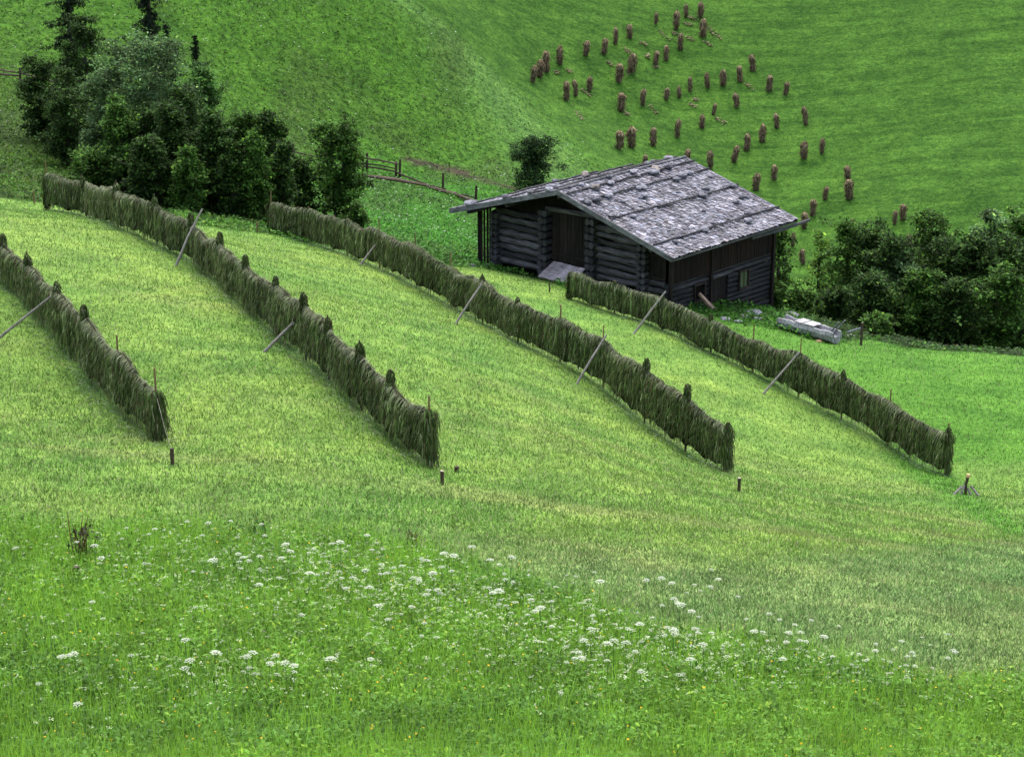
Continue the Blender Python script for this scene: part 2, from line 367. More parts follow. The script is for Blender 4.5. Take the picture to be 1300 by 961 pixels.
# umbel flowers: five shapes, each a stem with a flat head
STEM = tint_mat('flower_stem', .2, .7, .1); PETAL = tint_mat('umbel_petals', .3, .8, .12, 20.)
UM = []
for v in range(6):
    hgt = [.45, .55, .62, .5, .7, .4][v]; R = [.05, .065, .08, .045, .07, .055][v]
    s = MB(); bend = rng.normal(0, .03, 2)
    s.tube([(0, 0, 0), (bend[0], bend[1], hgt*.5), (bend[0]*1.6, bend[1]*1.6, hgt)], [.007, .006, .004], 4, t=(.10, .22, .05))
    top = np.array([bend[0]*1.6, bend[1]*1.6, hgt]); h = MB()
    for i in range([13, 17, 21, 11, 17, 13][v]):
        rr = R*math.sqrt((i+.3)/[13, 17, 21, 11, 17, 13][v]); q = i*2.4
        c = top+np.array([math.cos(q)*rr, math.sin(q)*rr, .03-.35*rr*rr/R+rng.normal(0, .003)])
        s.tube([top, c-np.array([0, 0, .004])], [.0025, .002], 3, t=(.13, .24, .07))
        k = 6; rad = R*.24; tt = np.arange(k)/k*6.283+rng.random()
        vv = [(c[0]+math.cos(w)*rad*rng.uniform(.75, 1.1), c[1]+math.sin(w)*rad*rng.uniform(.75, 1.1), c[2]) for w in tt]+[(c[0], c[1], c[2]+rad*.45)]
        tone = rng.uniform(.75, 1.)
        h.add(vv, [(a, (a+1) % k, k) for a in range(k)], (.62*tone, .66*tone, .5*tone))
    me_s = s.build('stem', STEM).data; me_h = h.build('flower_head', PETAL).data
    for nm in list(bpy.data.objects):
        if nm.data in (me_s, me_h): bpy.data.objects.remove(nm)
    UM.append((me_s, me_h))
# where the umbels stand: patches on the ground
spots = []
def patch(cx, cy, rx, ry, n, smin=.7, smax=1.2):
    for _ in range(n):
        a = rng.normal(0, .5, 2); spots.append((cx+a[0]*rx, cy+a[1]*ry, rng.uniform(smin, smax)))
patch(370, 735, 150, 40, 36); patch(170, 715, 160, 30, 14); patch(290, 680, 150, 14, 10); patch(340, 862, 140, 12, 18, .9, 1.2)
patch(700, 775, 260, 45, 70, .6, 1.1); patch(560, 745, 180, 34, 30); patch(800, 840, 180, 34, 36, .8, 1.2); patch(980, 830, 230, 26, 34, .6, 1.)
patch(1150, 852, 200, 16, 22, .6, .9); patch(120, 820, 160, 60, 12); patch(480, 700, 110, 24, 8); patch(860, 800, 200, 20, 14, .6, .9)
spots = [s for s in spots if -20 < s[0] < 1320 and s[1] < 985][:300]
q, _ = ground([s[0] for s in spots], [s[1] for s in spots])
for i, (p, s) in enumerate(zip(q, spots)):
    # the head shows about .5 m above the root: step back so that the patch sits where it is seen
    X, Y = p[0], p[1]-.9*s[2]; v = rng.integers(6)
    o = thing('umbel_flower', 'white umbel flower on a thin green stem in the front meadow', 'wildflower', (X, Y, H(X, Y)+rng.uniform(-.05, .03)), rng.uniform(0, 6), 'white umbel flowers of the front meadow')
    o.rotation_euler = (rng.normal(0, .08), rng.normal(0, .08), rng.uniform(0, 6)); o.scale = (s[2]*1.02, s[2]*1.02, s[2])
    link('stem', UM[v][0], None, o); link('flower_head', UM[v][1], None, o)
# smaller and greener umbels that nobody could count
n = 3600; pts = []
for _ in range(n):
    s = spots[rng.integers(len(spots))]; pts.append((s[0]+rng.normal(0, 100), s[1]+rng.normal(0, 20)))
q, _ = ground([p[0] for p in pts], [p[1] for p in pts]); q = q[zones(q[:, 0], q[:, 1])['lush'] > .5]; n = len(q)
P = q+np.stack([np.zeros(n), np.zeros(n)-.6, rv(n, .3, .5)], 1); reps = 6
PP = np.repeat(P, reps, 0)+rng.normal(0, .02, (n*reps, 3))*np.array((1, 1, .3))
V, Fc, cc = leaves(PP, rv(n*reps, .02, .04), np.repeat(np.array((.55, .62, .38))*rv(n, .5, 1.1)[:, None], reps, 0), .9, .85)
tag(link('small_blossom', np_mesh('small_blossom', V, Fc, cc), GRASS), 'fine greenish white blossoms among the larger umbels', 'wildflowers', kind='stuff')
# ------------------------------------------------------------------ hay racks: rows of posts and wires with hay draped over them
HAY = tint_mat('drying_hay', .15, .9, .3, 2.2, spec=.1)
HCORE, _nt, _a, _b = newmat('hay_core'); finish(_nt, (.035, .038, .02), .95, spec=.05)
POST = wood_mat('split_stake', (.10, .06, .035), (.30, .18, .09), (9, 9, 1.5), 3.)
GREYPOLE = wood_mat('grey_pole', (.16, .14, .13), (.42, .37, .34), (6, 6, 1.5), 3.)
DARKPOST = wood_mat('dark_stake', (.03, .022, .018), (.11, .07, .05), (8, 8, 1.5), 3.)
def hay_strands(P, out, down, wid, col, n):
    """strips of two quads: leave along `out`, then hang down"""
    side = np.stack([-out[:, 1], out[:, 0], np.zeros(n)], 1)
    ln = np.linalg.norm(side, axis=1)[:, None]+1e-9; side /= ln
    side = side+out/np.maximum(np.linalg.norm(out, axis=1)[:, None], 1e-6)*rng.normal(0, .5, n)[:, None]
    W = wid[:, None]/2
    p1 = P+out+np.c_[np.zeros((n, 2)), -down*.35]+rng.normal(0, .012, (n, 3))
    p2 = P+out*1.15+np.c_[rng.normal(0, .03, (n, 2)), -down]
    V = np.stack([P-side*W, P+side*W, p1-side*W, p1+side*W, p2-side*W*.3, p2+side*W*.3], 1).reshape(-1, 3)
    b = np.arange(n)*6
    Fc = np.concatenate([np.stack([b, b+1, b+3, b+2], 1), np.stack([b+2, b+3, b+5, b+4], 1)])
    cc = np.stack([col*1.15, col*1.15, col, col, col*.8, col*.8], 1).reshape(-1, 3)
    return V, Fc, cc
def hay_color(n, dry=None):
    a = np.array((.042, .070, .018)); b = np.array((.185, .255, .082)); c = np.array((.13, .105, .055)); d = np.array((.38, .40, .22))
    t = rng.random(n)[:, None]**1.4; col = a*(1-t)+b*t
    k = rng.random(n) < .22; col[k] = c*rv(k.sum(), .5, 1.3)[:, None]
    k = rng.random(n) < .09; col[k] = d*rv(k.sum(), .6, 1.)[:, None]
    return col
ROWS = [
 dict(key=0, pts=[(-90, 262, 300), (-45, 282, 326), (0, 303, 353), (50, 347, 402), (100, 388, 462), (150, 441, 520), (203, 497, 560)], posts=[-78, -50, -22, 8, 40, 77, 113, 153, 202], peak={-78: 1, -50: 1, -22: 1, 8: 1.0, 40: 1.25, 77: .9, 113: 1.0}, stick={153: .5, 202: .75}),
 dict(key=1, pts=[(62, 222, 267), (110, 229, 275), (150, 243, 291), (199, 258, 311), (246, 283, 334), (280, 308, 362), (300, 325, 380), (352, 362, 426), (389, 385, 458), (418, 414, 482), (459, 452, 522), (497, 490, 556), (546, 524, 593)],
      posts=[62, 110, 150, 199, 246, 280, 314, 352, 389, 418, 459, 497, 546], peak={110: .9, 150: 1.1, 199: 1.05, 246: .9, 280: 1.1, 314: .95, 352: .75, 389: .95, 418: 1.1, 459: 1.2, 497: 1.1}, stick={62: .65, 546: .45}),
 dict(key=2, pts=[(345, 257, 295), (392, 264, 308), (441, 279, 325), (482, 292, 341), (529, 311, 365), (572, 337, 388), (613, 355, 412), (658, 386, 436), (711, 404, 460), (766, 431, 491), (818, 468, 538), (870, 503, 573), (924, 544, 600)],
      posts=[345, 392, 441, 482, 529, 572, 613, 658, 711, 766, 818, 870, 924], peak={613: .7, 658: .55, 818: 1.1, 870: 1.1, 441: .3, 392: .3, 924: .4}, stick={345: .6, 482: .6, 529: .6, 572: .65, 711: .55, 766: .6}),
 dict(key=3, pts=[(725, 345, 380), (780, 361, 398), (841, 379, 419), (902, 404, 448), (955, 433, 473), (1013, 448, 505), (1068, 480, 532), (1127, 508, 564), (1165, 533, 590), (1203, 551, 604)],
      posts=[725, 780, 841, 902, 955, 1013, 1068, 1127, 1203], peak={780: .3, 902: .6, 841: .4, 1003: .5, 1068: .7, 1203: .8}, stick={955: .75, 1013: .7, 1127: .6, 1203: .4}),
]
RLAB = ['hay rack row at the left edge of the field, lowest of the four', 'longest hay rack row with a tall tuft on every post, second from the left', 'curving hay rack row ending in the middle of the field, third from the left', 'hay rack row running down the right side of the field from the barn front']
def topz(px, py, y):
    """height of the point seen at px,py and lying at the distance y"""
    v = (py-480.5)/F; return -y*(S+v*C_)/(C_-v*S)
for R in ROWS:
    pts = np.array(R['pts'], float); q, Z = ground(pts[:, 0], pts[:, 2])
    tz = np.array([topz(p[0], p[1], a[1]) for p, a in zip(pts, q)])-q[:, 2]
    seg = np.r_[0, np.cumsum(np.hypot(*np.diff(q[:, :2], axis=0).T))]; L = seg[-1]
    # smooth the traced plan line
    s = np.arange(0, L, .12); X = np.interp(s, seg, q[:, 0]); Y = np.interp(s, seg, q[:, 1]); T = np.interp(s, seg, tz)
    ker = np.hanning(31); ker /= ker.sum(); pad = lambda a: np.convolve(np.r_[2*a[0]-a[15:0:-1], a, 2*a[-1]-a[-2:-17:-1]], ker, 'valid')
    X, Y, T = pad(X), pad(Y), pad(T)
    print('row', R['key'], 'length', round(L, 1), 'height', np.round(tz, 2))
    pxs = pix(X, Y, H(X, Y))[0]; o_ = np.argsort(pxs)
    ps = np.array([np.interp(p, pxs[o_], s[o_]) for p in R['posts']])
    # sag between posts
    dn = np.abs(s[:, None]-ps[None]).min(1); sag = .13*np.minimum(dn/1.6, 1)**1.5
    T = T+.05-sag*.9+.03*np.sin(s*3.1)+.14*(vn(s, s*0, 1.3, 31+R['key'])-.5)+.06*(vn(s, s*0, 4.5, 35)-.5)
    tx = np.gradient(X, s); ty = np.gradient(Y, s); nn = np.hypot(tx, ty); tx, ty = tx/nn, ty/nn; nxx, nyy = -ty, tx
    zg = H(X, Y)
    mid = len(s)//2; c0 = np.array([X[mid], Y[mid], zg[mid]])
    root = thing('hay_rack', RLAB[R['key']], 'hay rack', c0.tolist(), 0, 'rows of hay racks across the mown field')
    # core
    bulge = .02*np.sin(s*5+2)+.03*np.sin(s*1.9)
    prof = [(-.07, .22), (-.11, .5), (-.11, .8), (-.06, .96), (0, 1.), (.06, .96), (.11, .8), (.11, .5), (.07, .22)]
    m_ = len(prof); V = []
    for (o, hh) in prof:
        low = hh if hh > .3 else .10+.16*vn(s, s*0+o*9, 3.1, 2)
        oo = o+np.sign(o)*bulge; V.append(np.stack([X+nxx*oo, Y+nyy*oo, zg+T*low-.06], 1))
    V = np.stack(V, 1).reshape(-1, 3)-c0; k = np.arange(len(s)-1)
    Fc = np.concatenate([np.stack([k*m_+j, k*m_+(j+1) % m_, (k+1)*m_+(j+1) % m_, (k+1)*m_+j], 1) for j in range(m_)])
    link('hay_core', np_mesh('hay_core', V, Fc, None), HCORE, root)
    # hanging strands on both sides, the end faces and the crest
    n = int(L*1150); ss_ = rng.random(n)*L; cl = vn(ss_, ss_*0+R['key'], 11., 4); ss_ = np.clip(ss_, 0, L-.13)
    sx, sy, sz, sT = [np.interp(ss_, s, a) for a in (X, Y, zg, T)]; snx, sny = np.interp(ss_, s, nxx), np.interp(ss_, s, nyy)
    sd = np.where(rng.random(n) < .5, -1., 1.); f = .22+.80*rng.random(n)**.8
    body = np.interp(f, [.1, .3, .6, .9, 1.02], [.07, .10, .12, .08, .0])+.03*(cl-.5)+.04*np.sin(ss_*1.9)
    P = np.stack([sx+snx*sd*body, sy+sny*sd*body, sz+sT*f-.03], 1)-c0
    dn_ = rv(n, .12, .45)*(.6+.6*cl); dn_ = np.minimum(dn_, (f-.04)*sT)
    ow = rv(n, .02, .08)+.04*np.clip(f-.85, 0, 1)/.15
    out = np.stack([snx*sd*ow, sny*sd*ow, np.zeros(n)], 1)
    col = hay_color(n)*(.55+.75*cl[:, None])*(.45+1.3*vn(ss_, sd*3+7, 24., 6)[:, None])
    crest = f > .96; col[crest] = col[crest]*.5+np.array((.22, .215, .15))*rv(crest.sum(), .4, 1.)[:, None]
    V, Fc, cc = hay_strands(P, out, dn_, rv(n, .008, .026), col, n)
    # end faces
    for e in (0, -1):
        ne = 500; fe = .15+.85*rng.random(ne); lat = rng.normal(0, .08, ne); sg = -1 if e == 0 else 1
        P = np.stack([X[e]+nxx[e]*lat+tx[e]*sg*.02, Y[e]+nyy[e]*lat+ty[e]*sg*.02, zg[e]+T[e]*fe], 1)-c0
        out = np.stack([tx[e]*sg*rv(ne, .03, .12)+nxx[e]*lat*.3, ty[e]*sg*rv(ne, .03, .12), np.zeros(ne)], 1)
        V2, F2, c2 = hay_strands(P, out, np.minimum(rv(ne, .2, .5), fe*T[e]), rv(ne, .015, .035), hay_color(ne)*.8, ne)
        V, Fc, cc = np.r_[V, V2], np.r_[Fc, F2+len(V)], np.r_[cc, c2]
    # loose hay under the row
    nl = int(L*60); sl = rng.random(nl)*L; lx, ly = np.interp(sl, s, X), np.interp(sl, s, Y); jx, jy = rng.normal(0, .3, (2, nl))
    P = np.stack([lx+jx, ly+jy, H(lx+jx, ly+jy)+.03], 1)-c0; a = rng.random(nl)*6.28
    out = np.stack([np.cos(a)*.15, np.sin(a)*.15, np.zeros(nl)], 1)
    V2, F2, c2 = hay_strands(P, out, rv(nl, 0, .04), rv(nl, .012, .03), np.array((.20, .27, .13))*rv(nl, .5, 1.3)[:, None], nl)
    V, Fc, cc = np.r_[V, V2], np.r_[Fc, F2+len(V)], np.r_[cc, c2]
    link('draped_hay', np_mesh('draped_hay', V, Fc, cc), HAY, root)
    # posts and the hay tufts heaped on them
    wire = MB()
    for p, sp in zip(R['posts'], ps):
        x, y, z, t = [float(np.interp(sp, s, a)) for a in (X, Y, zg, T)]
        pk = R['peak'].get(p, 0); st = R['stick'].get(p, 0); mb = MB(); ln_ = rng.normal(0, .03, 2)
        topp = t+(st*.75 if st else pk*.3)
        mb.tube([(x, y, z-.15), (x+ln_[0]*.5, y+ln_[1]*.5, z+topp*.5), (x+ln_[0], y+ln_[1], z+topp)], [.035, .033, .025], 6, wob=.1)
        po = mb.build('post', POST if (st or pk < .5) else DARKPOST, root); po.data.transform(Matrix.Translation(-Vector(c0)))
        if pk:
            nk = int(420*pk)+60; hk = .29*pk*rng.uniform(.65, 1.3); u = rng.random(nk); a = rng.random(nk)*6.28; rr = (.11*(1-.55*u**6)+.01)*(.6+.4*pk)
            P = np.stack([x+ln_[0]*u+np.cos(a)*rr*.6, y+ln_[1]*u+np.sin(a)*rr*.6, z+t-.25+u*(hk+.25)], 1)-c0
            out = np.stack([np.cos(a)*rr*.5, np.sin(a)*rr*.5, np.zeros(nk)], 1)*rv(nk, .2, .9)[:, None]
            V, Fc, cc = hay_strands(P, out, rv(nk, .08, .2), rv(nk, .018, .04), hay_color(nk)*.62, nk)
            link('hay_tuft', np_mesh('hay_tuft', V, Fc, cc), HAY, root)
            mb = MB(); mb.tube([(x, y, z+t-.25), (x+ln_[0]*.5, y+ln_[1]*.5, z+t+hk*.3-.05), (x+ln_[0], y+ln_[1], z+t+hk-.08)], [.10*(.5+.5*pk), .10*(.5+.5*pk), .08], 7)
            po = mb.build('tuft_core', HCORE, root); po.data.transform(Matrix.Translation(-Vector(c0)))
    for lev in (.35, .6, .9):
        wire.tube(np.stack([X[::8], Y[::8], zg[::8]+T[::8]*lev], 1), .004, 3)
    po = wire.build('wire', GREYPOLE, root); po.data.transform(Matrix.Translation(-Vector(c0)))
    R['end'] = (X[-1], Y[-1], zg[-1], T[-1])

# diagonal props leaning against the rows
def stick(name, label, cat, foot, top, r0, r1, mat, group=None, push=0., zt=None):
    q, Z = G1(*foot); yt = q[1]+push
    p2 = unproj(top[0], top[1], 1.); k = yt/p2[1]; p2 = p2*k
    mb = MB(); mid = (q+p2)/2+rng.normal(0, .03, 3)
    mb.tube([np.zeros(3)-np.array([0, 0, .08]), mid-q, p2-q], [r0, (r0+r1)/2, r1], 6, wob=.08)
    o = mb.build(name, mat, None, q.tolist()); return tag(o, label, cat, group)
PG = 'prop poles leaning on the hay racks'
for foot, top, lab in [((-14, 436), (76, 368), 'dark leaning prop pole against the hay rack at the left edge'),
    ((222, 338), (257, 265), 'prop pole rising past the top of the long second hay rack, upper left'),
    ((332, 447), (384, 399), 'pale prop pole leaning on the middle of the long second hay rack'),
    ((455, 337), (479, 308), 'short pale prop pole on the third hay rack, farthest from us'),
    ((577, 411), (612, 360), 'crooked pale prop pole on the third hay rack, left of the barn ramp'),
    ((731, 487), (770, 425), 'long prop pole whose tip crosses the crest of the third hay rack'),
    ((803, 424), (845, 370), 'pale prop pole leaning on the right hay rack in front of the barn'),
    ((967, 500), (1015, 447), 'thick pale prop pole leaning on the right hay rack below the log trough')]:
    stick('prop_pole', lab, 'pole', foot, top, .045, .03, GREYPOLE, PG, push=.75)
stick('stick', 'short pale stick poking out of the left hay rack low down', 'stick', (160, 519), (170, 512), .02, .02, GREYPOLE, None, .1)
# little stakes in the field
SG = 'short stakes in the mown field'
for foot, top, lab, mt, r in [((219, 590), (219, 569), 'dark reddish stake beyond the end of the left hay rack', DARKPOST, .05), ((561.5, 615), (561.5, 598), 'short stake with a pale cut top beyond the end of the second hay rack', DARKPOST, .05),
    ((580, 599), (580, 592), 'tiny dark stump right of the end of the second hay rack', DARKPOST, .06), ((938, 624), (938.5, 607), 'dark stake with a pale cut top beyond the end of the third hay rack', DARKPOST, .05),
    ((697.5, 371), (697.5, 359), 'small thin stake between the third hay rack and the barn ramp', DARKPOST, .03), ((43.5, 259), (42.5, 242), 'thin pinkish stake left of the far end of the long second rack', POST, .035),
    ((327, 296), (326, 282), 'small brown stake left of the far end of the third rack', POST, .035), ((98, 739), (98, 719), 'thick dark old stump standing among the front meadow flowers', DARKPOST, .07),
    ((724, 345), (723, 324), 'thin upright stake right in front of the barn door', POST, .03), ((1093, 439), (1093.5, 410), 'dark upright post at the right end of the log trough', DARKPOST, .06)]:
    q, Z = G1(*foot); t = topz(top[0], top[1], q[1])-q[2]; mb = MB(); mb.tube([(0, 0, -.1), (0, 0, t*.5), (0, 0, t)], [r, r*.97, r*.93], 8, wob=.06)
    o = mb.build('stake', mt, None, q.tolist()); tag(o, lab, 'stake', SG)
    if 'pale cut' in lab:
        mb = MB(); mb.tube([(0, 0, t), (0, 0, t+.012)], [r*.9, r*.88], 8, t=(1.6, 1.5, 1.3)); mb.build('cut_top', GREYPOLE, o)
# guy wire from the end of the first row to its stake
e = ROWS[0]['end']; q, Z = G1(219, 590); mb = MB(); p0 = np.array([e[0], e[1], e[2]+e[3]*.9]); p1 = q+np.array([0, 0, .3])
mb.tube([p0-p0, (p1-p0)/2-np.array([0, 0, .05]), p1-p0], .004, 4); tag(mb.build('guy_wire', GREYPOLE, None, p0.tolist()), 'thin wire running from the end of the left hay rack to its stake', 'wire')
# peg with stones at the foot of the right row
q, Z = G1(1226, 628); t = thing('anchor_peg', 'pale headed peg wedged with small stones at the right edge of the field', 'peg', q.tolist())
mb = MB(); mb.tube([(0, 0, -.1), (-.02, 0, .35), (.03, 0, .62)], [.05, .045, .05], 7, wob=.1); mb.build('peg', DARKPOST, t)
mb = MB(); mb.tube([(.03, 0, .62), (.04, 0, .72)], [.07, .06], 7, t=(2.2, 1.6, .9)); mb.build('peg_head', GREYPOLE, t)
for i, (dx, dz, l) in enumerate([(-.28, .0, .3), (.25, 0, .33), (.1, 0, .25), (-.12, 0, .35)]):
    mb = MB(); mb.tube([(dx*1.6, -.1, 0), (dx*.5, 0, l)], [.05, .035], 6, wob=.15); mb.build('wedge', GREYPOLE, t)

# ------------------------------------------------------------------ hay stooks on the far slope
STK = tint_mat('dry_stook_hay', .1, .95, .35, 1.2, spec=.05)
def stook_meshes(v):
    r_ = np.random.default_rng(40+v); hgt = 1.75; n = 650
    wmax = [.32, .28, .36, .26, .31, .29, .34, .27, .30, .33][v]; waist = r_.uniform(.35, .6); shift = r_.normal(0, .06, 2)
    u = r_.random(n)**.8; lob = r_.uniform(.7, 1.15, 7); prof = np.interp(u, [0, .12, waist-.12, waist, waist+.18, .85, 1], np.array([.10, .16, .25, .17, .27, .22, .07])*lob)/.30*wmax
    a = r_.random(n)*6.28; rr = prof*(.75+.3*r_.random(n))
    P = np.stack([np.cos(a)*rr+shift[0]*np.sin(u*3), np.sin(a)*rr+shift[1]*np.sin(u*3), .12+u*(hgt-.14)], 1)
    out = np.stack([np.cos(a), np.sin(a), np.zeros(n)], 1)*(.02+.22*r_.random(n)**2)[:, None]
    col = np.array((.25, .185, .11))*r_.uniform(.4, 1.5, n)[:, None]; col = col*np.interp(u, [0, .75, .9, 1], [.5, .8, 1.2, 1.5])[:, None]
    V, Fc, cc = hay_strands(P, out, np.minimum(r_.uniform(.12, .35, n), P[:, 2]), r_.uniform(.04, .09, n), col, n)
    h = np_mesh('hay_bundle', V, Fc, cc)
    mb = MB(); zz_ = np.linspace(.1, hgt-.02, 9); pr = np.interp((zz_-.12)/(hgt-.14), [0, .12, waist-.12, waist, waist+.18, .85, 1], np.array([.10, .16, .25, .17, .27, .22, .07])*lob)/.30*wmax*.8
    mb.tube([(shift[0]*math.sin((z-.1)/1.6*3), shift[1]*math.sin((z-.1)/1.6*3), z) for z in zz_], pr, 8, t=(.08, .055, .035), wob=.08); c = mb.build('hay_core', STK).data
    mb = MB(); mb.tube([(0, 0, -.2), (.01, 0, .8), (.0, .01, hgt+.06)], [.04, .035, .03], 6, t=(1, 1, 1)); p = mb.build('pole', DARKPOST).data
    for o in list(bpy.data.objects):
        if o.data in (c, p): bpy.data.objects.remove(o)
    return h, c, p
SM = [stook_meshes(v) for v in range(10)]
c5 = [(148,335,425),(183,305,400),(220,262,375),(290,235,335),(422,210,290),(517,197,280),(574,140,230),(650,125,200),(782,72,125),(887,55,155),(938,20,90),(1012,8,90),(1025,95,195),(910,172,260),(835,235,315),(780,262,335),(657,272,375),(590,327,425),(440,395,470),(370,412,500),(318,420,520),(600,480,575),(715,457,545),(835,455,515),(905,450,508),(960,397,475),(1052,370,455),(1130,355,445),(1220,340,425),(1285,282,370),(1198,480,555),(1077,535,595),(1020,590,665),(895,612,710),(592,672,770),(658,650,765),(770,660,755),(715,797,868),(840,795,865),(950,770,840),(1065,775,870),(1182,748,838),(1250,690,780)]
c6 = [(430,168,245),(505,198,262),(603,315,405),(467,348,420),(397,397,485),(595,477,562),(678,462,535),(452,587,660),(370,628,710),(800,592,665),(806,658,752),(692,690,755),(630,750,830),(592,810,890),(1020,803,870),(1058,773,850)]
ST = [(640+a/4.0625, b/4.0625, c/4.0625) for a, b, c in c5]+[(860+a/3.697, 50+b/3.697, 50+c/3.697) for a, b, c in c6]+[(1019.6, 316, 336), (1006.5, 295, 313), (1081, 278, 296), (1155, 296, 313)]
SPECIAL = {
 (676, 81): 'leftmost hay stook on the far hillside', (1120, 773): None}
pos, _ = ground([s[0] for s in ST], [s[2] for s in ST])
xs = np.array([s[0] for s in ST])
for i, ((px, pt, pb), q) in enumerate(zip(ST, pos)):
    hh = float(topz(px, pt, q[1])-q[2]); v = int(rng.integers(10))
    lab = 'brown hay stook on its pole on the open far hillside above the barn'
    if px < 680: lab = 'leftmost hay stook on the far hillside, in a tight group of three'
    elif px > 1150: lab = 'rightmost small hay stook just above the dark bushes'
    elif 1142 < px: lab = 'right one of a pair of hay stooks above the bushes at right'
    elif 1130 < px: lab = 'left one of a pair of hay stooks above the bushes at right'
    elif 1015 < px < 1022 and pt > 310: lab = 'dark hay stook in the hollow right of the barn wall'
    elif 1000 < px < 1010 and pt > 290: lab = 'dark hay stook half hidden by leaves under the barn eave'
    elif 890 < px < 895 and pt < 5: lab = 'topmost hay stook on the far hillside at the upper picture edge'
    elif pt > 185 and px < 880: lab = 'hay stook half hidden behind the barn roof ridge'
    o = thing('hay_stook', lab, 'hay stook', q.tolist(), float(rng.random()*6), 'hay stooks on the far hillside')
    k = max(min(hh/1.72, 1.5), .6); wq = rng.uniform(.72, .98); o.scale = (k*wq, k*wq, k); o.rotation_euler = (rng.normal(0, .09), rng.normal(0, .09), rng.random()*6)
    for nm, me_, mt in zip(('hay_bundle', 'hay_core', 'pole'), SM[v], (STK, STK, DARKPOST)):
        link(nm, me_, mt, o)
# raked scraps between the stooks
V, Fc, cc = [], [], []; off = 0
scr = [(525, 315, 560, 345), (265, 372, 280, 380), (320, 360, 345, 375), (620, 250, 645, 275), (700, 220, 735, 235), (800, 160, 860, 215), (870, 170, 890, 180), (940, 190, 980, 215), (950, 85, 985, 105), (930, 125, 975, 135), (1050, 140, 1085, 185), (1030, 215, 1070, 240), (1080, 170, 1120, 205), (370, 580, 405, 615), (400, 465, 445, 500), (615, 575, 640, 600), (750, 545, 790, 590), (955, 535, 980, 550), (980, 512, 995, 520), (1090, 610, 1145, 640), (1235, 430, 1300, 465), (735, 285, 745, 300), (770, 340, 800, 352), (640, 365, 650, 385)]
pp = []
for a, b, c, d in scr:
    n = 40; t = rng.random(n); pp.append(np.stack([640+(a+(c-a)*t+rng.normal(0, 5, n))/4.0625, (b+(d-b)*t+rng.normal(0, 4, n))/4.0625], 1))
pp = np.concatenate(pp); q, _ = ground(pp[:, 0], pp[:, 1]); n = len(q); a = rng.random(n)*6.28
out = np.stack([np.cos(a), np.sin(a), np.zeros(n)], 1)*rv(n, .1, .3)[:, None]
V, Fc, cc = hay_strands(q+np.array([0, 0, .12])*rng.random((n, 1)), out, rv(n, 0, .06), rv(n, .04, .09), np.array((.24, .21, .12))*rv(n, .5, 1.5)[:, None], n)
tag(link('scattered_hay', np_mesh('scattered_hay', V, Fc, cc), STK), 'thin brown swaths of raked hay lying between the stooks', 'hay', kind='stuff')
# ------------------------------------------------------------------ the old log barn
TH = .736; RP = unproj(706.96, 242.57, 92.)       # front end of the ridge
bu = np.array([math.cos(TH), -math.sin(TH), 0]); bl = np.array([math.sin(TH), math.cos(TH), 0])
BZ = 5.0
LOG = wood_mat('dark_old_logs', (.002, .0018, .002), (.145, .135, .145), (.5, 13, 13), 2.2, .9, .25)  # grain streaks; the pale end also paints highlights on the logs
LOGY = wood_mat('dark_old_logs_side', (.002, .0018, .002), (.070, .065, .075), (11, .7, 11), 2.2, .9, .25)  # same grain with painted highlights, weaker, for logs running the other way
PLK = wood_mat('brown_planks', (.003, .002, .002), (.022, .015, .014), (7, 7, .6), 2.2, .5, .2)
TRIM = wood_mat('grey_weathered_boards', (.07, .067, .072), (.27, .26, .28), (1.2, 8, 3), 2., .5)
SHIN = wood_mat('grey_shingles', (.018, .017, .020), (.37, .355, .41), (2.0, 8, 5), 2.2, .5, .35)
ROCK, nt_, _, _ = newmat('field_stone'); at_ = N(nt_, 'ShaderNodeAttribute', attribute_name='tint'); f_ = noise(nt_, 6, 6)
finish(nt_, mix(nt_, ramp(nt_, f_, [(.3, (.13, .125, .14)), (.55, (.30, .29, .30)), (.72, (.50, .48, .46))]), at_.outputs['Color'], 1., 'MULTIPLY'), .9, bump=f_, bstr=.6)
barn = thing('log_barn', 'old dark log barn with a low grey shingle roof weighted by stones and poles', 'barn', (RP[0], RP[1], RP[2]-BZ), -TH)
def bpart(mb, name, mat, parent=None, **k):
    o = mb.build(name, mat, parent or barn, **k); o.data.transform(Matrix.Translation((0, 0, BZ))); return o
SL = .293
def rz(u): return -abs(u)*SL
XL, XR, YF, YB = -6.0, 5.5, 1.2, 9.05
def logwall_x(y, x0, x1, z0, z1, n, r=.13, jut=.0, t=(1, 1, 1)):
    mb = MB()
    for i in range(n):
        z = z0+(z1-z0)*(i+.5)/n; h = (z1-z0)/n; k = rng.uniform(.45, 1.5)
        a = x0-jut*rng.uniform(.7, 1.2); b = x1+jut*rng.uniform(.7, 1.2)
        m_ = 7; xs_ = np.linspace(a, b, m_)
        mb.tube(np.stack([xs_, y+rng.normal(0, .012, m_), z+rng.normal(0, .012, m_)], 1), h*.47*rng.uniform(.86, 1.03), 7, t=np.array(t)*k, wob=.12)
    return mb
def logwall_y(x, y0, y1, z0, z1, n, jut=.0, t=(1, 1, 1), skip=()):
    mb = MB()
    for i in range(n):
        z = z0+(z1-z0)*(i+.5)/n; h = (z1-z0)/n; k = rng.uniform(.4, 1.3); segs = [(y0-jut, y1+jut)]
        for (a, b, c, d) in skip:
            if c < z < d: segs = [s for (p, q_) in segs for s in ((p, min(q_, a)), (max(p, b), q_)) if s[1]-s[0] > .05]
        for (p, q_) in segs:
            ys_ = np.linspace(p, q_, 5); mb.tube(np.stack([x+rng.normal(0, .012, 5), ys_, z+rng.normal(0, .01, 5)], 1), h*.47, 8, t=np.array(t)*k, wob=.05)
    return mb
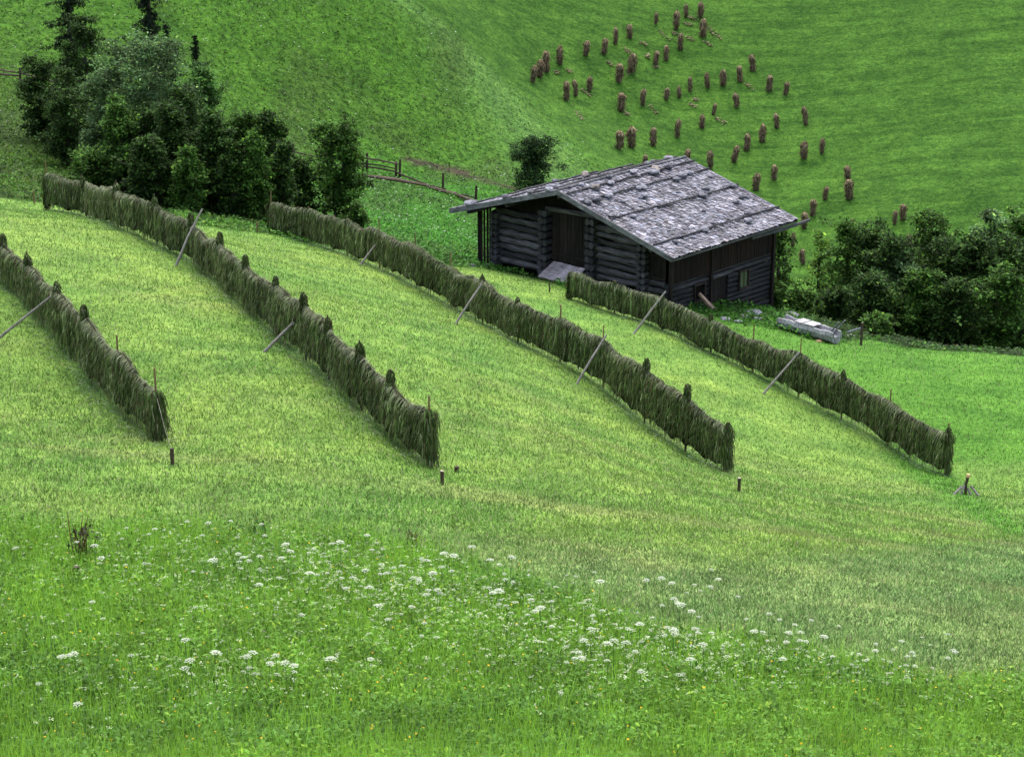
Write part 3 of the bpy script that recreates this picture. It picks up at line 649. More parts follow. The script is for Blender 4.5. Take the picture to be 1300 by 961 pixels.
# inner core, shade painted in as near-black: nothing shines through the chinks
mb = MB(); pr = [(XL+.9, -5.2), (XR-.25, -5.9), (XR-.25, rz(XR-.25)-.28), (0, -.28), (XL+.9, rz(XL+.9)-.28)]
mb.add([(a, YF+.42, b) for a, b in pr]+[(a, YB-.2, b) for a, b in pr], [(0, 1, 2, 3, 4), (9, 8, 7, 6, 5)]+[(i, (i+5), (i+1) % 5+5, (i+1) % 5) for i in range(5)])
DK, nt_, _, _ = newmat('dark_interior_fill'); finish(nt_, (.008, .006, .006), .95, spec=.05)  # near-black colour stands in for the unlit inside of the barn
bpart(mb, 'dark_inner_core', DK)
yw = YF+.22
# front: corner porch bay of upright boards
mb = MB()
for i, x in enumerate(np.linspace(XL, XL+.75, 5)):
    mb.box((x, YF+.05+.02*(i % 2), (-4.75+rz(x)-.15)/2), (.12, .03, 4.75+rz(x)-.15), t=(rng.uniform(.7, 1.6),)*3, j=.008)
bpart(mb, 'corner_boards', PLK)
mb = MB(); mb.box((XL+.02, YF+.14, -3.4), (.16, .16, 2.9), j=.01); bpart(mb, 'corner_post', PLK)
mb = MB(); mb.box((XL+.95, YF+.1, -3.35), (.15, .15, 2.75), t=(1.5,)*3, j=.01); bpart(mb, 'corner_post', PLK)
# log walls left and right of the door
bpart(logwall_x(yw, -4.95, -2.0, -4.45, -1.75, 8), 'log_wall', LOG)
bpart(logwall_x(yw, .95, 3.75, -4.5, -1.55, 9), 'log_wall', LOG)
bpart(logwall_x(yw+.06, 4.1, 5.2, -4.6, -3.55, 3), 'log_wall', LOG)
# stacks of projecting log ends at the cross walls
for x, t_, z0_ in ((-5.02, -2., -4.6), (-1.95, -1.35, -4.5), (.9, -1.3, -4.5), (3.9, -2.05, -4.7)):
    mb = MB(); nl = 9; hz = (t_-z0_)/nl
    for s_ in (0, .26):
        for i in range(nl):
            z = z0_+hz*(i+.5)+(.0 if s_ == 0 else hz*.0); mb.tube([(x+s_, YF-.12-.05*rng.random(), z), (x+s_, YF+.5, z)], hz*.44, 8, t=(rng.uniform(.6, 1.9),)*3, wob=.08)
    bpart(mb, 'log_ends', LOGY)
# barn door of tall planks, with frame and lintel
d = MB(); xs_ = np.linspace(-1.5, .58, 10)
for a, b in zip(xs_[:-1], xs_[1:]): d.box(((a+b)/2, yw+rng.uniform(0, .02), -2.6), (b-a-.015, .04, 2.3), t=(rng.uniform(.7, 1.7),)*3, j=.004)
door = bpart(d, 'barn_door', PLK)
mb = MB(); mb.box((-.45, yw-.05, -3.4), (2.0, .05, .12), t=(1.3,)*3); bpart(mb, 'door_batten', PLK, door)
mb = MB(); mb.tube([(-1.8, yw-.05, -1.33), (.9, yw-.05, -1.27), (3.0, yw-.05, -1.35)], [.11, .12, .10], 8, t=(1.2,)*3, wob=.05); bpart(mb, 'lintel', LOG)
# shuttered hatch near the right corner
mb = MB()
for i, x in enumerate(np.linspace(4.25, 5.05, 6)): mb.box((x, yw, -2.95), (.15, .03, .95), t=(rng.uniform(.8, 1.7),)*3, j=.004)
hat = bpart(mb, 'hatch', PLK)
mb = MB(); [mb.box((4.65, yw-.03, z), (1.1, .05, .09), t=(2,)*3) for z in (-2.42, -3.48)]; [mb.box((x, yw-.03, -2.95), (.08, .05, .97), t=(1.6,)*3) for x in (4.12, 5.18)]
bpart(mb, 'hatch_frame', PLK, hat)
# gable boarding above the logs, set back under the roof
mb = MB(); edges = np.linspace(XL+.1, XR, 60)
for a, b in zip(edges[:-1], edges[1:]):
    m_ = (a+b)/2; lo = -1.9 if (m_ < -1.9 or m_ > .9) else -1.35
    if m_ > 3.7: lo = -2.3
    hi = rz(m_)-.16
    if hi > lo: mb.box((m_, yw+.10+.01*rng.random(), (lo+hi)/2), (b-a-.01, .03, hi-lo), t=(rng.uniform(.35, .9),)*3)
bpart(mb, 'gable_boards', PLK)
# purlins and ridge beam poking out under the eaves
for x in (-5.6, -3.2, 0, 3.2, 5.3):
    mb = MB(); mb.tube([(x, .12, rz(x)-.27), (x, YF+.6, rz(x)-.27)], .11, 8, t=(1.3,)*3, wob=.06); bpart(mb, 'purlin', LOGY)
# right long side: log basement below, upright boards above
skip = [(4.30, 5.55, -6.5, -3.9), (6.4, 7.05, -4.82, -4.05), (3.0, 3.7, -4.75, -4.0)]
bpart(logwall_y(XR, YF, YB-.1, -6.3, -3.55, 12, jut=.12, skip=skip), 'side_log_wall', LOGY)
mb = MB(); ed = np.linspace(YF+.05, YB+.05, 44)
for a, b in zip(ed[:-1], ed[1:]):
    mb.box((XR+.12+.015*rng.random(), (a+b)/2, -2.75), (.03, b-a-.012, 1.65+.08*rng.random()), t=np.array((1.2, .8, .7))*rng.uniform(.35, 1.1), j=.004)
bpart(mb, 'side_boards', PLK)
for y, h_ in ((4.15, 4.2), (8.95, 4.0), (YF, 3.9)):
    mb = MB(); mb.box((XR+.16, y, -4.3), (.15, .15, h_), t=(1.3,)*3, j=.01); bpart(mb, 'side_post', PLK)
mb = MB(); yy = np.linspace(4.38, 5.45, 6)
for a, b in zip(yy[:-1], yy[1:]): mb.box((XR+.02, (a+b)/2, -5.0), (.04, b-a-.012, 2.1), t=(rng.uniform(.5, 1.3),)*3)
sd = bpart(mb, 'stable_door', PLK); mb = MB(); mb.box((XR+.13, 4.95, -3.86), (.1, 1.4, .16), t=(2.2,)*3, j=.01); bpart(mb, 'door_lintel', LOGY, sd)
# little window
mb = MB(); [mb.box((XR+.15, 6.72, z), (.07, .78, .08), t=(3, 3, 3)) for z in (-4.02, -4.86)]; [mb.box((XR+.15, y, -4.44), (.07, .08, .76), t=(2.6,)*3) for y in (6.37, 7.07)]
mb.box((XR+.15, 6.72, -4.44), (.03, .03, .76), t=(2,)*3)
wn = bpart(mb, 'window', PLK)
GLS, nt_, _, _ = newmat('old_window_glass'); finish(nt_, (.10, .13, .07), .12, spec=.6)
mb = MB(); mb.box((XR+.08, 6.72, -4.44), (.02, .64, .78)); bpart(mb, 'pane', GLS, wn)
mb = MB(); [mb.box((XR+.14, 3.35, z), (.07, .85, .09), t=(2.6,)*3) for z in (-3.98, -4.78)]; [mb.box((XR+.14, y, -4.38), (.07, .08, .72), t=(2.,)*3) for y in (2.98, 3.72)]
wn = bpart(mb, 'window', PLK); mb = MB(); mb.box((XR+.03, 3.35, -4.38), (.02, .66, .72)); bpart(mb, 'opening_dark_panel', DK, wn)  # near-black panel painted as the shade within the window frame
# back and left walls
bpart(logwall_x(YB-.1, XL+.9, XR, -5.9, -1.7, 16), 'back_wall', LOG)
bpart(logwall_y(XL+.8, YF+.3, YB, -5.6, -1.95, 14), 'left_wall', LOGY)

# roof: battened board deck, shingles, barge boards, weighting poles
LR = 9.4; EW = 6.58
mb = MB(); ca = math.cos(math.atan(SL)); sa = math.sin(math.atan(SL)); LS = EW/ca
for s in (-1, 1):
    mb.add([(0, .05, -.11), (0, LR-.05, -.11), (s*EW, LR-.05, -.11-EW*SL), (s*EW, .05, -.11-EW*SL), (0, .05, -.06), (0, LR-.05, -.06), (s*EW, LR-.05, -.06-EW*SL), (s*EW, .05, -.06-EW*SL)],
           [(0, 1, 2, 3), (7, 6, 5, 4), (0, 3, 7, 4), (1, 5, 6, 2), (2, 6, 7, 3), (0, 4, 5, 1)], (.5,)*3)
roof = bpart(mb, 'roof', PLK)
POLEAT = (.075, .215, .47, .835)
def slab(mb, s, d0, d1, y, w, lift, th, t, yaw=0):
    """a shingle on slope side s, from slope distance d0 to d1"""
    D = np.array([s*ca, 0, -sa]); U_ = np.array([s*sa, 0, ca]); Yv = np.array([0, 1., 0]); Dy = D*math.cos(yaw)+Yv*math.sin(yaw); Yy = Yv*math.cos(yaw)-D*math.sin(yaw)
    c = D*(d0+d1)/2+Yv*y+U_*lift; a = (d1-d0)/2; v = []
    for dz in (-1, 1):
        for b in (-1, 1):
            for g_ in (-1, 1): v.append(c+Dy*a*g_+Yy*w/2*b+U_*(th/2*dz+.035*(g_+1)/2))
    mb.add(v, [(0, 2, 3, 1), (4, 5, 7, 6), (0, 1, 5, 4), (2, 6, 7, 3), (0, 4, 6, 2), (1, 3, 7, 5)], t)
for s in (-1, 1):
    mb = MB(); exp_ = .23; nrow = int(LS/exp_)+1
    for r_ in range(nrow):
        d0 = r_*exp_; y = .02
        near = min(abs((d0+exp_)/LS-p) for p in POLEAT)
        while y < LR-.02:
            w = rng.uniform(.07, .20); w = min(w, LR-y); g_ = rng.uniform(.45, 1.35); hue = rng.normal(0, .04)
            tt = (g_*(1+hue), g_, g_*(1-hue))
            if rng.random() < .26: tt = (.45*g_, .42*g_, .45*g_)
            if rng.random() < .03: tt = (1.9, 1.8, 1.7)
            slab(mb, s, d0-.06, min(d0+exp_+.07+rng.normal(0, .05), LS+.12), y+w/2, w-.018, .0+rng.uniform(0, .03), .022, tt, rng.normal(0, .06)); y += w
    bpart(mb, 'shingles', SHIN, roof)
mb = MB()
for s in (-1, 1):
    for p in POLEAT:
      for (ya, yb) in ((.05, 3.6), (3.3, 6.9), (6.6, LR+.05)):
        d_ = p*LS+rng.normal(0, .05); ys_ = np.linspace(ya, yb, 9)
        mb.tube(np.stack([s*d_*ca+s*sa*.07+np.cumsum(rng.normal(0, .02, 9)), ys_, -d_*sa+.11+rng.normal(0, .01, 9)], 1), rng.uniform(.035, .055), 7, t=(.28,)*3, wob=.12)
mb.tube([(.05, .0, .06), (.02, 4.5, .05), (.04, LR, .06)], .07, 7, t=(.8,)*3, wob=.08)
bpart(mb, 'weight_poles', TRIM, roof)
for s in (-1, 1):
    for y, zt in ((-.02, 0), (LR+.02, 0)):
        mb = MB(); D = np.array([s*ca, 0, -sa])
        a = D*(-.03 if s > 0 else .0)+np.array([0, y, -.06]); b = D*(LS+(.12 if s < 0 else .05))+np.array([0, y, -.06])
        m_ = (a+b)/2; ang = math.atan(SL)*s; R_ = np.array([[math.cos(ang), 0, math.sin(ang)], [0, 1, 0], [-math.sin(ang), 0, math.cos(ang)]])
        mb.box(m_, (np.linalg.norm(b-a), .045, .22), R_, (.75,)*3, .008); bpart(mb, 'barge_board', TRIM, roof)
# eave boards: second lower course on the left
for x, h_ in ((-EW-.02, .12), (EW, .08)):
    mb = MB(); mb.box((x, LR/2, -EW*SL-.12), (.05, LR-.06, h_), t=(.5,)*3, j=.01); bpart(mb, 'eave_board', TRIM, roof)
mb = MB(); mb.tube([(EW-.25, 6.2, -EW*SL-.35), (EW-.05, 8.4, -EW*SL-.32), (EW+.05, LR+1.0, -EW*SL-.22)], [.08, .085, .07], 8, t=(.4,)*3, wob=.06); bpart(mb, 'wooden_gutter', TRIM)
# plank ramp before the door
mb = MB(); ys_ = np.linspace(0, 1, 6); NR = 6
for i in range(NR):
    x = -1.3+1.95*(i+.5)/NR
    a = np.array([x, YF+.12, -3.78]); b = np.array([x, YF-1.0, -4.28]); m_ = (a+b)/2; an = math.atan2(-(a-b)[2], -(a-b)[1])
    dd = a-b; an = math.atan2(dd[2], dd[1]); R_ = np.array([[1, 0, 0], [0, math.cos(an), -math.sin(an)], [0, math.sin(an), math.cos(an)]])
    mb.box(m_, (.31, np.linalg.norm(dd)*rng.uniform(.97, 1.04), .07), R_, np.array((2.6, 2.3, 2.25))*rng.uniform(.8, 1.15), .008)
bpart(mb, 'ramp', TRIM)

# things about the barn ------------------------------------------------
def bw(x, y, z): p = RP+bu*x+bl*y; return np.array([p[0], p[1], RP[2]+z])
k = 0
for s, d_, n in ((1, .03, 6), (1, .085, 9), (1, .225, 9), (1, .45, 6), (1, .50, 4), (1, .82, 5), (1, .88, 4), (1, .65, 4), (1, .32, 4), (-1, .10, 5), (-1, .24, 5), (-1, .5, 5), (-1, .85, 5)):
    for i in range(n):
        y = rng.uniform(.1, LR-.3) if not (s < 0 and i == 0) else .15
        dd = (d_+rng.normal(0, .012))*LS; r_ = rng.uniform(.10, .24); p = bw(s*dd*ca, y, -dd*sa+.05+r_*.45); mb = MB()
        tn = rng.uniform(.3, .95); warm = rng.random() < .15
        rock_mb(mb, (0, 0, 0), (r_*rng.uniform(.9, 1.4), r_, r_*.6), t=(tn*1.25, tn*1.1, tn*.95) if warm else (tn*.95, tn*.95, tn*1.05))
        o = mb.build('roof_stone', ROCK, None, p.tolist()); o.rotation_euler = (0, 0, rng.random()*6)
        tag(o, 'grey field stone weighing down the shingles of the barn roof' if s > 0 else 'grey field stone on the far left slope of the barn roof', 'stone', 'stones weighing down the barn roof')
def gstone(px, py, r, lab, t=(1, 1, 1), gr='stones around the barn'):
    q, _ = G1(px, py); mb = MB(); rock_mb(mb, (0, 0, r*.10), (r*1.3, r, r*.6), t=np.array(t)*.72); tag(mb.build('stone', ROCK, None, q.tolist()), lab, 'stone', gr)
gstone(598, 338, .16, 'dark stone under the left front post of the barn', (.6, .6, .65)); gstone(614, 340, .3, 'flat pale stone slab under the corner boards of the barn', (1.1, 1.1, 1.2))
gstone(778, 352, .18, 'brownish stone on the ground right of the barn ramp', (1.1, .95, .8)); gstone(971, 392, .30, 'pale foundation stone at the back right corner of the barn', (1.6, 1.6, 1.6))
gstone(957, 399, .34, 'broad grey stone below the side wall of the barn', (1.1, 1.1, 1.15)); gstone(944, 403, .22, 'mossy stone beside the stable door', (.8, .85, .7)); gstone(937, 409, .17, 'smaller pale stone beyond the stable door, nearest the hay rack', (1.4, 1.4, 1.5))
gstone(921, 406, .2, 'light stone on the threshold of the stable door', (1.3, 1.3, 1.35)); gstone(1004, 401, .3, 'rounded grey boulder between barn and trough', (1., 1.05, 1.1)); gstone(1077, 428, .22, 'pale round stone at the right end of the log trough', (1.5, 1.5, 1.4))
gstone(1039, 434, .12, 'small orange brown stone under the log trough', (1.8, 1.1, .6)); gstone(962, 362+44, .2, 'grey stone half sunk in the grass below the barn corner', (.9, .9, .95))
# logs beside the ramp
for i, (a, b, lab) in enumerate([((661, 340), (690, 338), 'thick dark log lying left of the barn ramp, lower one'), ((667, 335), (693, 334), 'dark log lying on the ground against the barn wall')]):
    q, _ = G1(*a); p2, _ = G1(*b); mb = MB(); r_ = (.19, .14)[i]
    mb.tube([(0, 0, r_*.8), (p2-q)/2+np.array([0, 0, r_*.9]), (p2-q)+np.array([0, 0, r_*.9])], r_, 10, t=(2.2,)*3, wob=.05); o = tag(mb.build('log', LOG, None, q.tolist()), lab, 'log', 'logs beside the barn ramp')
# leaning light board by the stable door
mb = MB(); pA = bw(XR+.85, 3.85, -5.45); pB = bw(XR+.25, 3.15, -4.35); dA = pB-pA; mb.tube([np.zeros(3), dA*.5+np.array([0, 0, .03]), dA], [.13, .11, .08], 4, t=(2.2, 1.5, 1.1), wob=.1)
tag(mb.build('leaning_board', TRIM, None, pA.tolist()), 'light brown board leaning against the side wall of the barn', 'board')

# log trough ---------------------------------------------------------------
tr_ = thing('log_trough', 'whitish hollowed log trough lying on the grass right of the barn', 'trough')
qa, _ = G1(992, 417); qb, _ = G1(1062, 437); tr_.location = qa.tolist(); vec = qb-qa; Lt = np.linalg.norm(vec[:2]); ang = math.atan2(vec[1], vec[0]); dzt = vec[2]
def tloc(a, b, c): return np.array([a*math.cos(ang)-b*math.sin(ang), a*math.sin(ang)+b*math.cos(ang), c+dzt*a/Lt])
mb = MB(); n_ = 14; secs = np.linspace(0, Lt, n_); prof = [(-.30, .52), (-.36, .36), (-.30, .12), (-.1, .0), (.1, .0), (.30, .12), (.36, .36), (.30, .52), (.22, .52), (.16, .30), (-.16, .30), (-.22, .52)]
V = [tloc(a, b*(1+.06*math.sin(i*1.7)), c*(1+.05*math.sin(i*1.3+b*5))+.015*math.sin(i*2.3)+.04) for i, a in enumerate(secs) for b, c in prof]; m_ = len(prof); f = []
for i in range(n_-1):
    for j in range(m_): f.append((i*m_+j, i*m_+(j+1) % m_, (i+1)*m_+(j+1) % m_, (i+1)*m_+j))
f += [tuple(range(m_))[::-1], tuple(range((n_-1)*m_, n_*m_))]; mb.add(V, f, (1.6, 1.6, 1.55)); mb.build('hollow_log', TRIM, tr_)
mb = MB()
for a, w in ((.95, .42), (1.45, .55)):
    if a+w > Lt-.3: continue
    v = [tloc(a+dx, b+rng.normal(0, .01), .60+c) for c in (0, .03) for dx in (0, w) for b in (-.30, .28)]; mb.add(v, [(0, 1, 3, 2), (4, 6, 7, 5), (0, 4, 5, 1), (2, 3, 7, 6), (0, 2, 6, 4), (1, 5, 7, 3)], (1.9, 1.9, 1.8))
mb.build('cover_boards', TRIM, tr_)
mb = MB()
for sgn in (-1, 1): mb.tube([tloc(Lt-.35, .16*sgn, .35), tloc(Lt+.15, .22*sgn+.1, 1.05)], [.05, .04], 6, t=(.9,)*3)
mb.build('support_sticks', TRIM, tr_)
q, _ = G1(1093, 438); a = unproj(1075, 424, 1); p1 = np.array(G1(1076, 434)[0])+np.array([0, 0, .45]); p2 = q+np.array([-.03, -.02, .78]); mb = MB()
mb.tube([p1-p1, p2-p1], [.06, .05], 6, t=(1.2, 1.25, 1.4)); tag(mb.build('water_spout', TRIM, None, p1.tolist()), 'grey wooden spout running from the trough end up to the dark post', 'spout')
# broken stick in the gully grass
for (a, b, lab) in (((996, 366), (1006, 381), 'pale broken stick lying on the gully bank behind the barn'),):
    p1, _ = G1(a[0], a[1]+2); p2, _ = G1(b[0], b[1]); pm = unproj(1001, 375, 100.); pm[2] = H(pm[0], pm[1]); mb = MB(); mb.tube([(0, 0, .05), (.35, -.3, .5)], [.04, .03], 6, t=(1.3,)*3); tag(mb.build('broken_stick', TRIM, None, pm.tolist()), lab, 'stick')

# log fence along the foot of the left hillside -------------------------------
fr = thing('log_fence', 'dark rough log fence following the foot of the left hillside', 'fence')
nodes = [(-40, 99), (-5, 101), (26, 107), (80, 122), (140, 140), (200, 158), (260, 175), (320, 192), (372, 204), (415, 211), (463, 218), (505, 224), (562, 243), (604, 256)]
q, _ = ground([n_[0] for n_ in nodes], [n_[1] for n_ in nodes]); fr.location = q[7].tolist(); base = q[7]
for i, p in enumerate(q):
    for dx in ((-.14, .14) if i in (10, 11) else (0,)):
        mb = MB(); mb.tube([(p[0]-base[0]+dx, p[1]-base[1], p[2]-base[2]-.2), (p[0]-base[0]+dx+.05, p[1]-base[1], p[2]-base[2]+rng.uniform(1., 1.35))], [.10, .085], 6, t=(.8,)*3, wob=.08); mb.build('post', DARKPOST, fr)
for i in range(len(q)-1):
    if i == len(q)-2: lv = (.3,)
    elif i < 3: lv = (.4, .75)
    elif i in (9, 10): lv = (.25, .6, .95)
    elif i in (11, 12): lv = (.12, .3)
    else: lv = (.6,)
    for z in lv:
        a = q[i]-base+np.array([rng.normal(0, .1), -.14, z+rng.normal(0, .08)]); b = q[i+1]-base+np.array([rng.normal(0, .1), -.14, z+rng.normal(0, .1)])
        e_ = (b-a)*.03; mb = MB(); mb.tube([a-e_, (a+b)/2+rng.normal(0, .05, 3), b+e_], rng.uniform(.045, .07), 6, t=(rng.uniform(.7, 1.6),)*3, wob=.08); mb.build('rail', DARKPOST, fr)
# fallen rails in front of it
for (a, b, lab) in (((458, 225), (545, 239), 'long fallen rail in the grass below the log fence'), ((545, 240), (612, 262), 'fallen rail running on towards the barn roof')):
    p1, _ = G1(*a); p2, _ = G1(*b); mb = MB(); mb.tube([(0, 0, .12), (p2-p1)/2+np.array([0, 0, .2]), p2-p1+np.array([0, 0, .15])], [.10, .12, .09], 6, t=(1.5,)*3, wob=.1); tag(mb.build('fallen_rail', DARKPOST, None, p1.tolist()), lab, 'rail')

# ------------------------------------------------------------------ trees and shrubs
BARK = wood_mat('bark', (.02, .017, .013), (.09, .08, .065), (6, 6, 1.), 3.)
LEAF = tint_mat('tree_leaves', .30, .75, .3, .9, spec=.12)
NEEDLE = tint_mat('spruce_needles', .15, .8, .35, .9, spec=.08)
def decid(name, lab, px, ytop, Z, rpx, col, nleaf=7000, clear=.12, lsize=.18, shape=1., cat='tree', group=None, multi=1, seed=0, lift=0.):
    r_ = np.random.default_rng(100+seed); p = unproj(px, ytop, Z); gz = float(H(p[0], p[1])); hgt = p[2]-gz; R = rpx/F*Z*1.12
    root = thing(name, lab, cat, (p[0], p[1], gz), 0, group)
    tr = MB(); clumps = []
    for mth in range(multi):
        a0 = r_.random()*6.28; b0 = np.array([math.cos(a0), math.sin(a0), 0])*(.18*R if multi > 1 else 0); hm = hgt*(1-.12*mth*r_.random())
        zs = np.linspace(-.3, hm*.93, 8); wv = np.cumsum(r_.normal(0, .035*R, (8, 2)), 0); tp = np.c_[b0[:2]+wv*(zs[:, None]/hgt)+b0[:2]*zs[:, None]/hgt*1.5, zs]
        rad = np.interp(zs, [0, hgt], [.022*hgt+.03, .012])/math.sqrt(multi); tr.tube(tp, rad, 7, wob=.08)
        nb = int(26/multi)+8
        for b in range(nb):
            f = clear+(1-clear)*((b+.5)/nb); st = np.array([np.interp(f*hm*.93, zs, tp[:, k]) for k in range(3)])
            env = r_.uniform(.45, 1.3)*(math.sin(math.pi*min(max((f-clear)/(1.06-clear), .02), 1)**(.75*shape)))**.8*(.7+.45*r_.random()); a = b*2.4+r_.normal(0, .4)
            ln = max(R*env, .15); up = ln*(.25+.5*f); e = st+np.array([math.cos(a)*ln*.85, math.sin(a)*ln*.85, up])
            if e[2] > hgt: e[2] = hgt
            mid_ = (st+e)/2+np.array([0, 0, ln*.05]); rr = max(.006*hgt*(1-f)+.012, .012); tr.tube([st, mid_, e], [rr, rr*.7, rr*.3], 5)
            for kk, tt in enumerate((.5, .75, 1.)):
                c = st*(1-tt)+e*tt+r_.normal(0, .12*R, 3); clumps.append((c, (.15+.2*r_.random())*R))
                if r_.random() < .6: s2 = c+r_.normal(0, .22*R, 3); s2[2] = min(s2[2], hgt*.98); tr.tube([mid_, s2], [rr*.4, rr*.15], 3); clumps.append((s2, (.12+.14*r_.random())*R))
        clumps.append((np.array([tp[-1, 0], tp[-1, 1], hm*.95]), .12*R)); clumps.append((np.array([tp[-2, 0], tp[-2, 1], hm*.86]), .2*R))
    tr.build('trunk', BARK, root)
    nleaf = int(nleaf*1.55)
    C0 = np.array([c for c, _ in clumps]); CR = np.array([r for _, r in clumps]); wgt = CR**2; wgt /= wgt.sum(); ci = r_.choice(len(C0), nleaf, p=wgt)
    dv = r_.normal(0, 1, (nleaf, 3)); dv /= np.linalg.norm(dv, axis=1)[:, None]; dv *= (r_.random(nleaf)**.5*r_.uniform(.8, 1.35, nleaf))[:, None]; dv[:, 2] *= .55
    P = C0[ci]+dv*CR[ci][:, None]; P = P[P[:, 2] > .05]; n = len(P); ct = (r_.random(len(C0))**1.7*1.7+.35)[ci][:n]
    cc = np.array(col)*ct[:, None]*r_.uniform(.55, 1.5, n)[:, None]; yl = r_.random(n) < .10; cc[yl] *= np.array((2.2, 1.9, 1.3))
    V, Fc, cc = leaves(P, r_.uniform(.5, 1.5, n)*lsize, cc, .5, .45); link('crown', np_mesh('crown', V, Fc, cc), LEAF, root)
    return root
def spruce(lab, px, ytop, Z, rpx, col, seed=0, clear=.05, hgt=None, group=None, dens=1.):
    r_ = np.random.default_rng(300+seed); p = unproj(px, ytop, Z); gz = float(H(p[0], p[1])); hgt = p[2]-gz; R = rpx/F*Z
    root = thing('spruce_tree', lab, 'tree', (p[0], p[1], gz), 0, group)
    tr = MB(); tr.tube([(0, 0, -.3), (0, 0, hgt*.5), (0, 0, hgt)], [.02*hgt, .012*hgt, .01], 7, wob=.05)
    Ps = []; nw = int(hgt/.30)
    for w in range(nw):
        f = clear+(1-clear)*(w+.5)/nw; z = f*hgt; ln0 = R*(1-f)**.8*(.75+.35*math.sin(w*1.3))
        for b in range(7):
            if r_.random() > dens: continue
            a = r_.random()*6.28; ln = max(ln0*r_.uniform(.65, 1.2), .12); m_ = max(int(ln/.035), 5); t = np.sort(r_.random(m_)); droop = -.35*ln*t**1.3+.12*ln*t**3
            x = np.cos(a)*ln*t; y = np.sin(a)*ln*t; wd = .22*ln*(1-t)+.05
            k = 3; Ps.append(np.stack([np.repeat(x, k)+r_.normal(0, 1, m_*k)*np.repeat(wd, k)*abs(math.sin(a))*.6, np.repeat(y, k)+r_.normal(0, 1, m_*k)*np.repeat(wd, k)*abs(math.cos(a))*.6, z+np.repeat(droop, k)-np.abs(r_.normal(0, .07, m_*k))], 1))
            tr.tube([(0, 0, z), (math.cos(a)*ln*.9, math.sin(a)*ln*.9, z-.28*ln)], [.02, .008], 3)
    tr.build('trunk', BARK, root)
    P = np.concatenate(Ps); n = len(P); cc = np.array(col)*r_.uniform(.5, 1.5, n)[:, None]; V, Fc, cc = leaves(P, r_.uniform(.10, .24, n), cc, .35, .3)
    link('crown', np_mesh('crown', V, Fc, cc), NEEDLE, root); return root
DK1 = (.034, .072, .015); BL = (.078, .140, .050); MG = (.058, .125, .022); YG = (.11, .20, .03); DSP = (.010, .022, .009)
GL = 'trees and bushes in the hollow at upper left'; GR = 'bushes in the gully at right'
spruce('tall dark spruce cut by the upper edge of the photo at far left', 77, -150, 119, 52, DSP, 1, .12, group=GL, dens=.8)
spruce('narrow dark spruce rising behind the pale leafy tree', 182, -110, 122, 50, DSP, 2, group=GL)
spruce('small dark spruce poking above the crowns right of the pale leafy tree', 210, 30, 116, 54, DSP, 3, group=GL)
spruce('slim pointed spruce behind the dark trees, right of the pale leafy tree', 247, 44, 118, 50, DSP, 4, group=GL)
decid('leafy_tree', 'dark leafy tree right beside the tall spruce', 104, 14, 118, 26, DK1, 7000, .1, seed=1, group=GL)
decid('bush', 'broad dark bush left of the tall spruce foot', 46, 78, 119, 30, DK1, 6500, .02, seed=2, cat='bush', group=GL)
decid('bush', 'dark bush below the tall spruce, right of its foot', 88, 92, 116, 30, DK1, 6500, .02, seed=3, cat='bush', group=GL)
decid('leafy_tree', 'largest pale grey green leafy tree of the left cluster', 172, 48, 104, 62, BL, 16000, .16, seed=4, group=GL, multi=2, shape=.9)
decid('leafy_tree', 'grey green leafy tree just left of the largest pale one', 130, 84, 106, 38, BL, 8000, .12, seed=5, group=GL)
decid('leafy_tree', 'bright yellow green leafy tree on the right flank of the cluster', 256, 76, 110, 30, (.07, .15, .035), 7500, .15, seed=6, group=GL)
decid('leafy_tree', 'dark leafy tree below the yellow green one', 232, 118, 102, 40, DK1, 9500, .03, seed=7, group=GL)
decid('leafy_tree', 'dark rounded tree with a double top behind the second hay rack', 303, 140, 101, 36, MG, 9000, .03, seed=8, group=GL, multi=2)
decid('leafy_tree', 'dark slender tree left of the far end of the third hay rack', 343, 142, 101, 27, DK1, 8000, .02, seed=9, group=GL)
decid('leafy_tree', 'dark tree with a low crown filling the space under the large pale tree', 205, 140, 101, 44, DK1, 8000, .0, seed=26, group=GL)
decid('bush', 'dark bush linking the slope bushes with the pale tree, upper left', 82, 120, 113, 34, DK1, 6500, .0, seed=29, cat='bush', group=GL)
for i_, (px, yt, Z, r, c, n_, lab) in enumerate([(150, 128, 100, 30, MG, 8000, 'dark green tree low in front of the pale tree, left side'), (216, 128, 98.5, 32, DK1, 9500, 'dark tree low in front of the pale tree, right side'),
    (182, 176, 97, 28, DK1, 7000, 'shaded young tree right behind the crest of the second rack'), (268, 142, 98, 27, DK1, 8000, 'narrow dark tree right of the yellow green one'), (243, 188, 96.5, 24, MG, 6000, 'short leafy tree behind the leaning pole of the second rack'),
    (292, 178, 97, 20, DK1, 5000, 'short dark tree below the double topped tree'), (324, 168, 97, 22, MG, 6000, 'green tree between the double topped and the slender tree'), (357, 180, 98, 18, DK1, 4500, 'dark young tree right behind the far end of the third rack')]):
    decid('leafy_tree', lab, px, yt, Z, r, c, n_, .0, seed=70+i_, group=GL, shape=.8)
decid('bush', 'small green bush left of the large pale tree', 118, 196, 101, 30, MG, 4500, .0, seed=12, cat='bush', group=GL)
decid('leafy_tree', 'multi stemmed dark tree standing alone right of the left cluster', 424, 146, 103, 34, MG, 9000, .13, seed=14, multi=3, shape=.8)
decid('bush', 'small dark bush left of the multi stemmed tree', 385, 204, 103, 22, DK1, 3500, .0, seed=15, cat='bush')
decid('bush', 'tiny dark bush at the foot of the multi stemmed tree', 455, 258, 100, 14, MG, 1200, .0, seed=25, cat='bush')
decid('bush', 'round dark green bush standing behind the barn roof', 678, 176, 141, 29, (.030, .065, .02), 7500, .02, seed=16, cat='bush', lsize=.17)
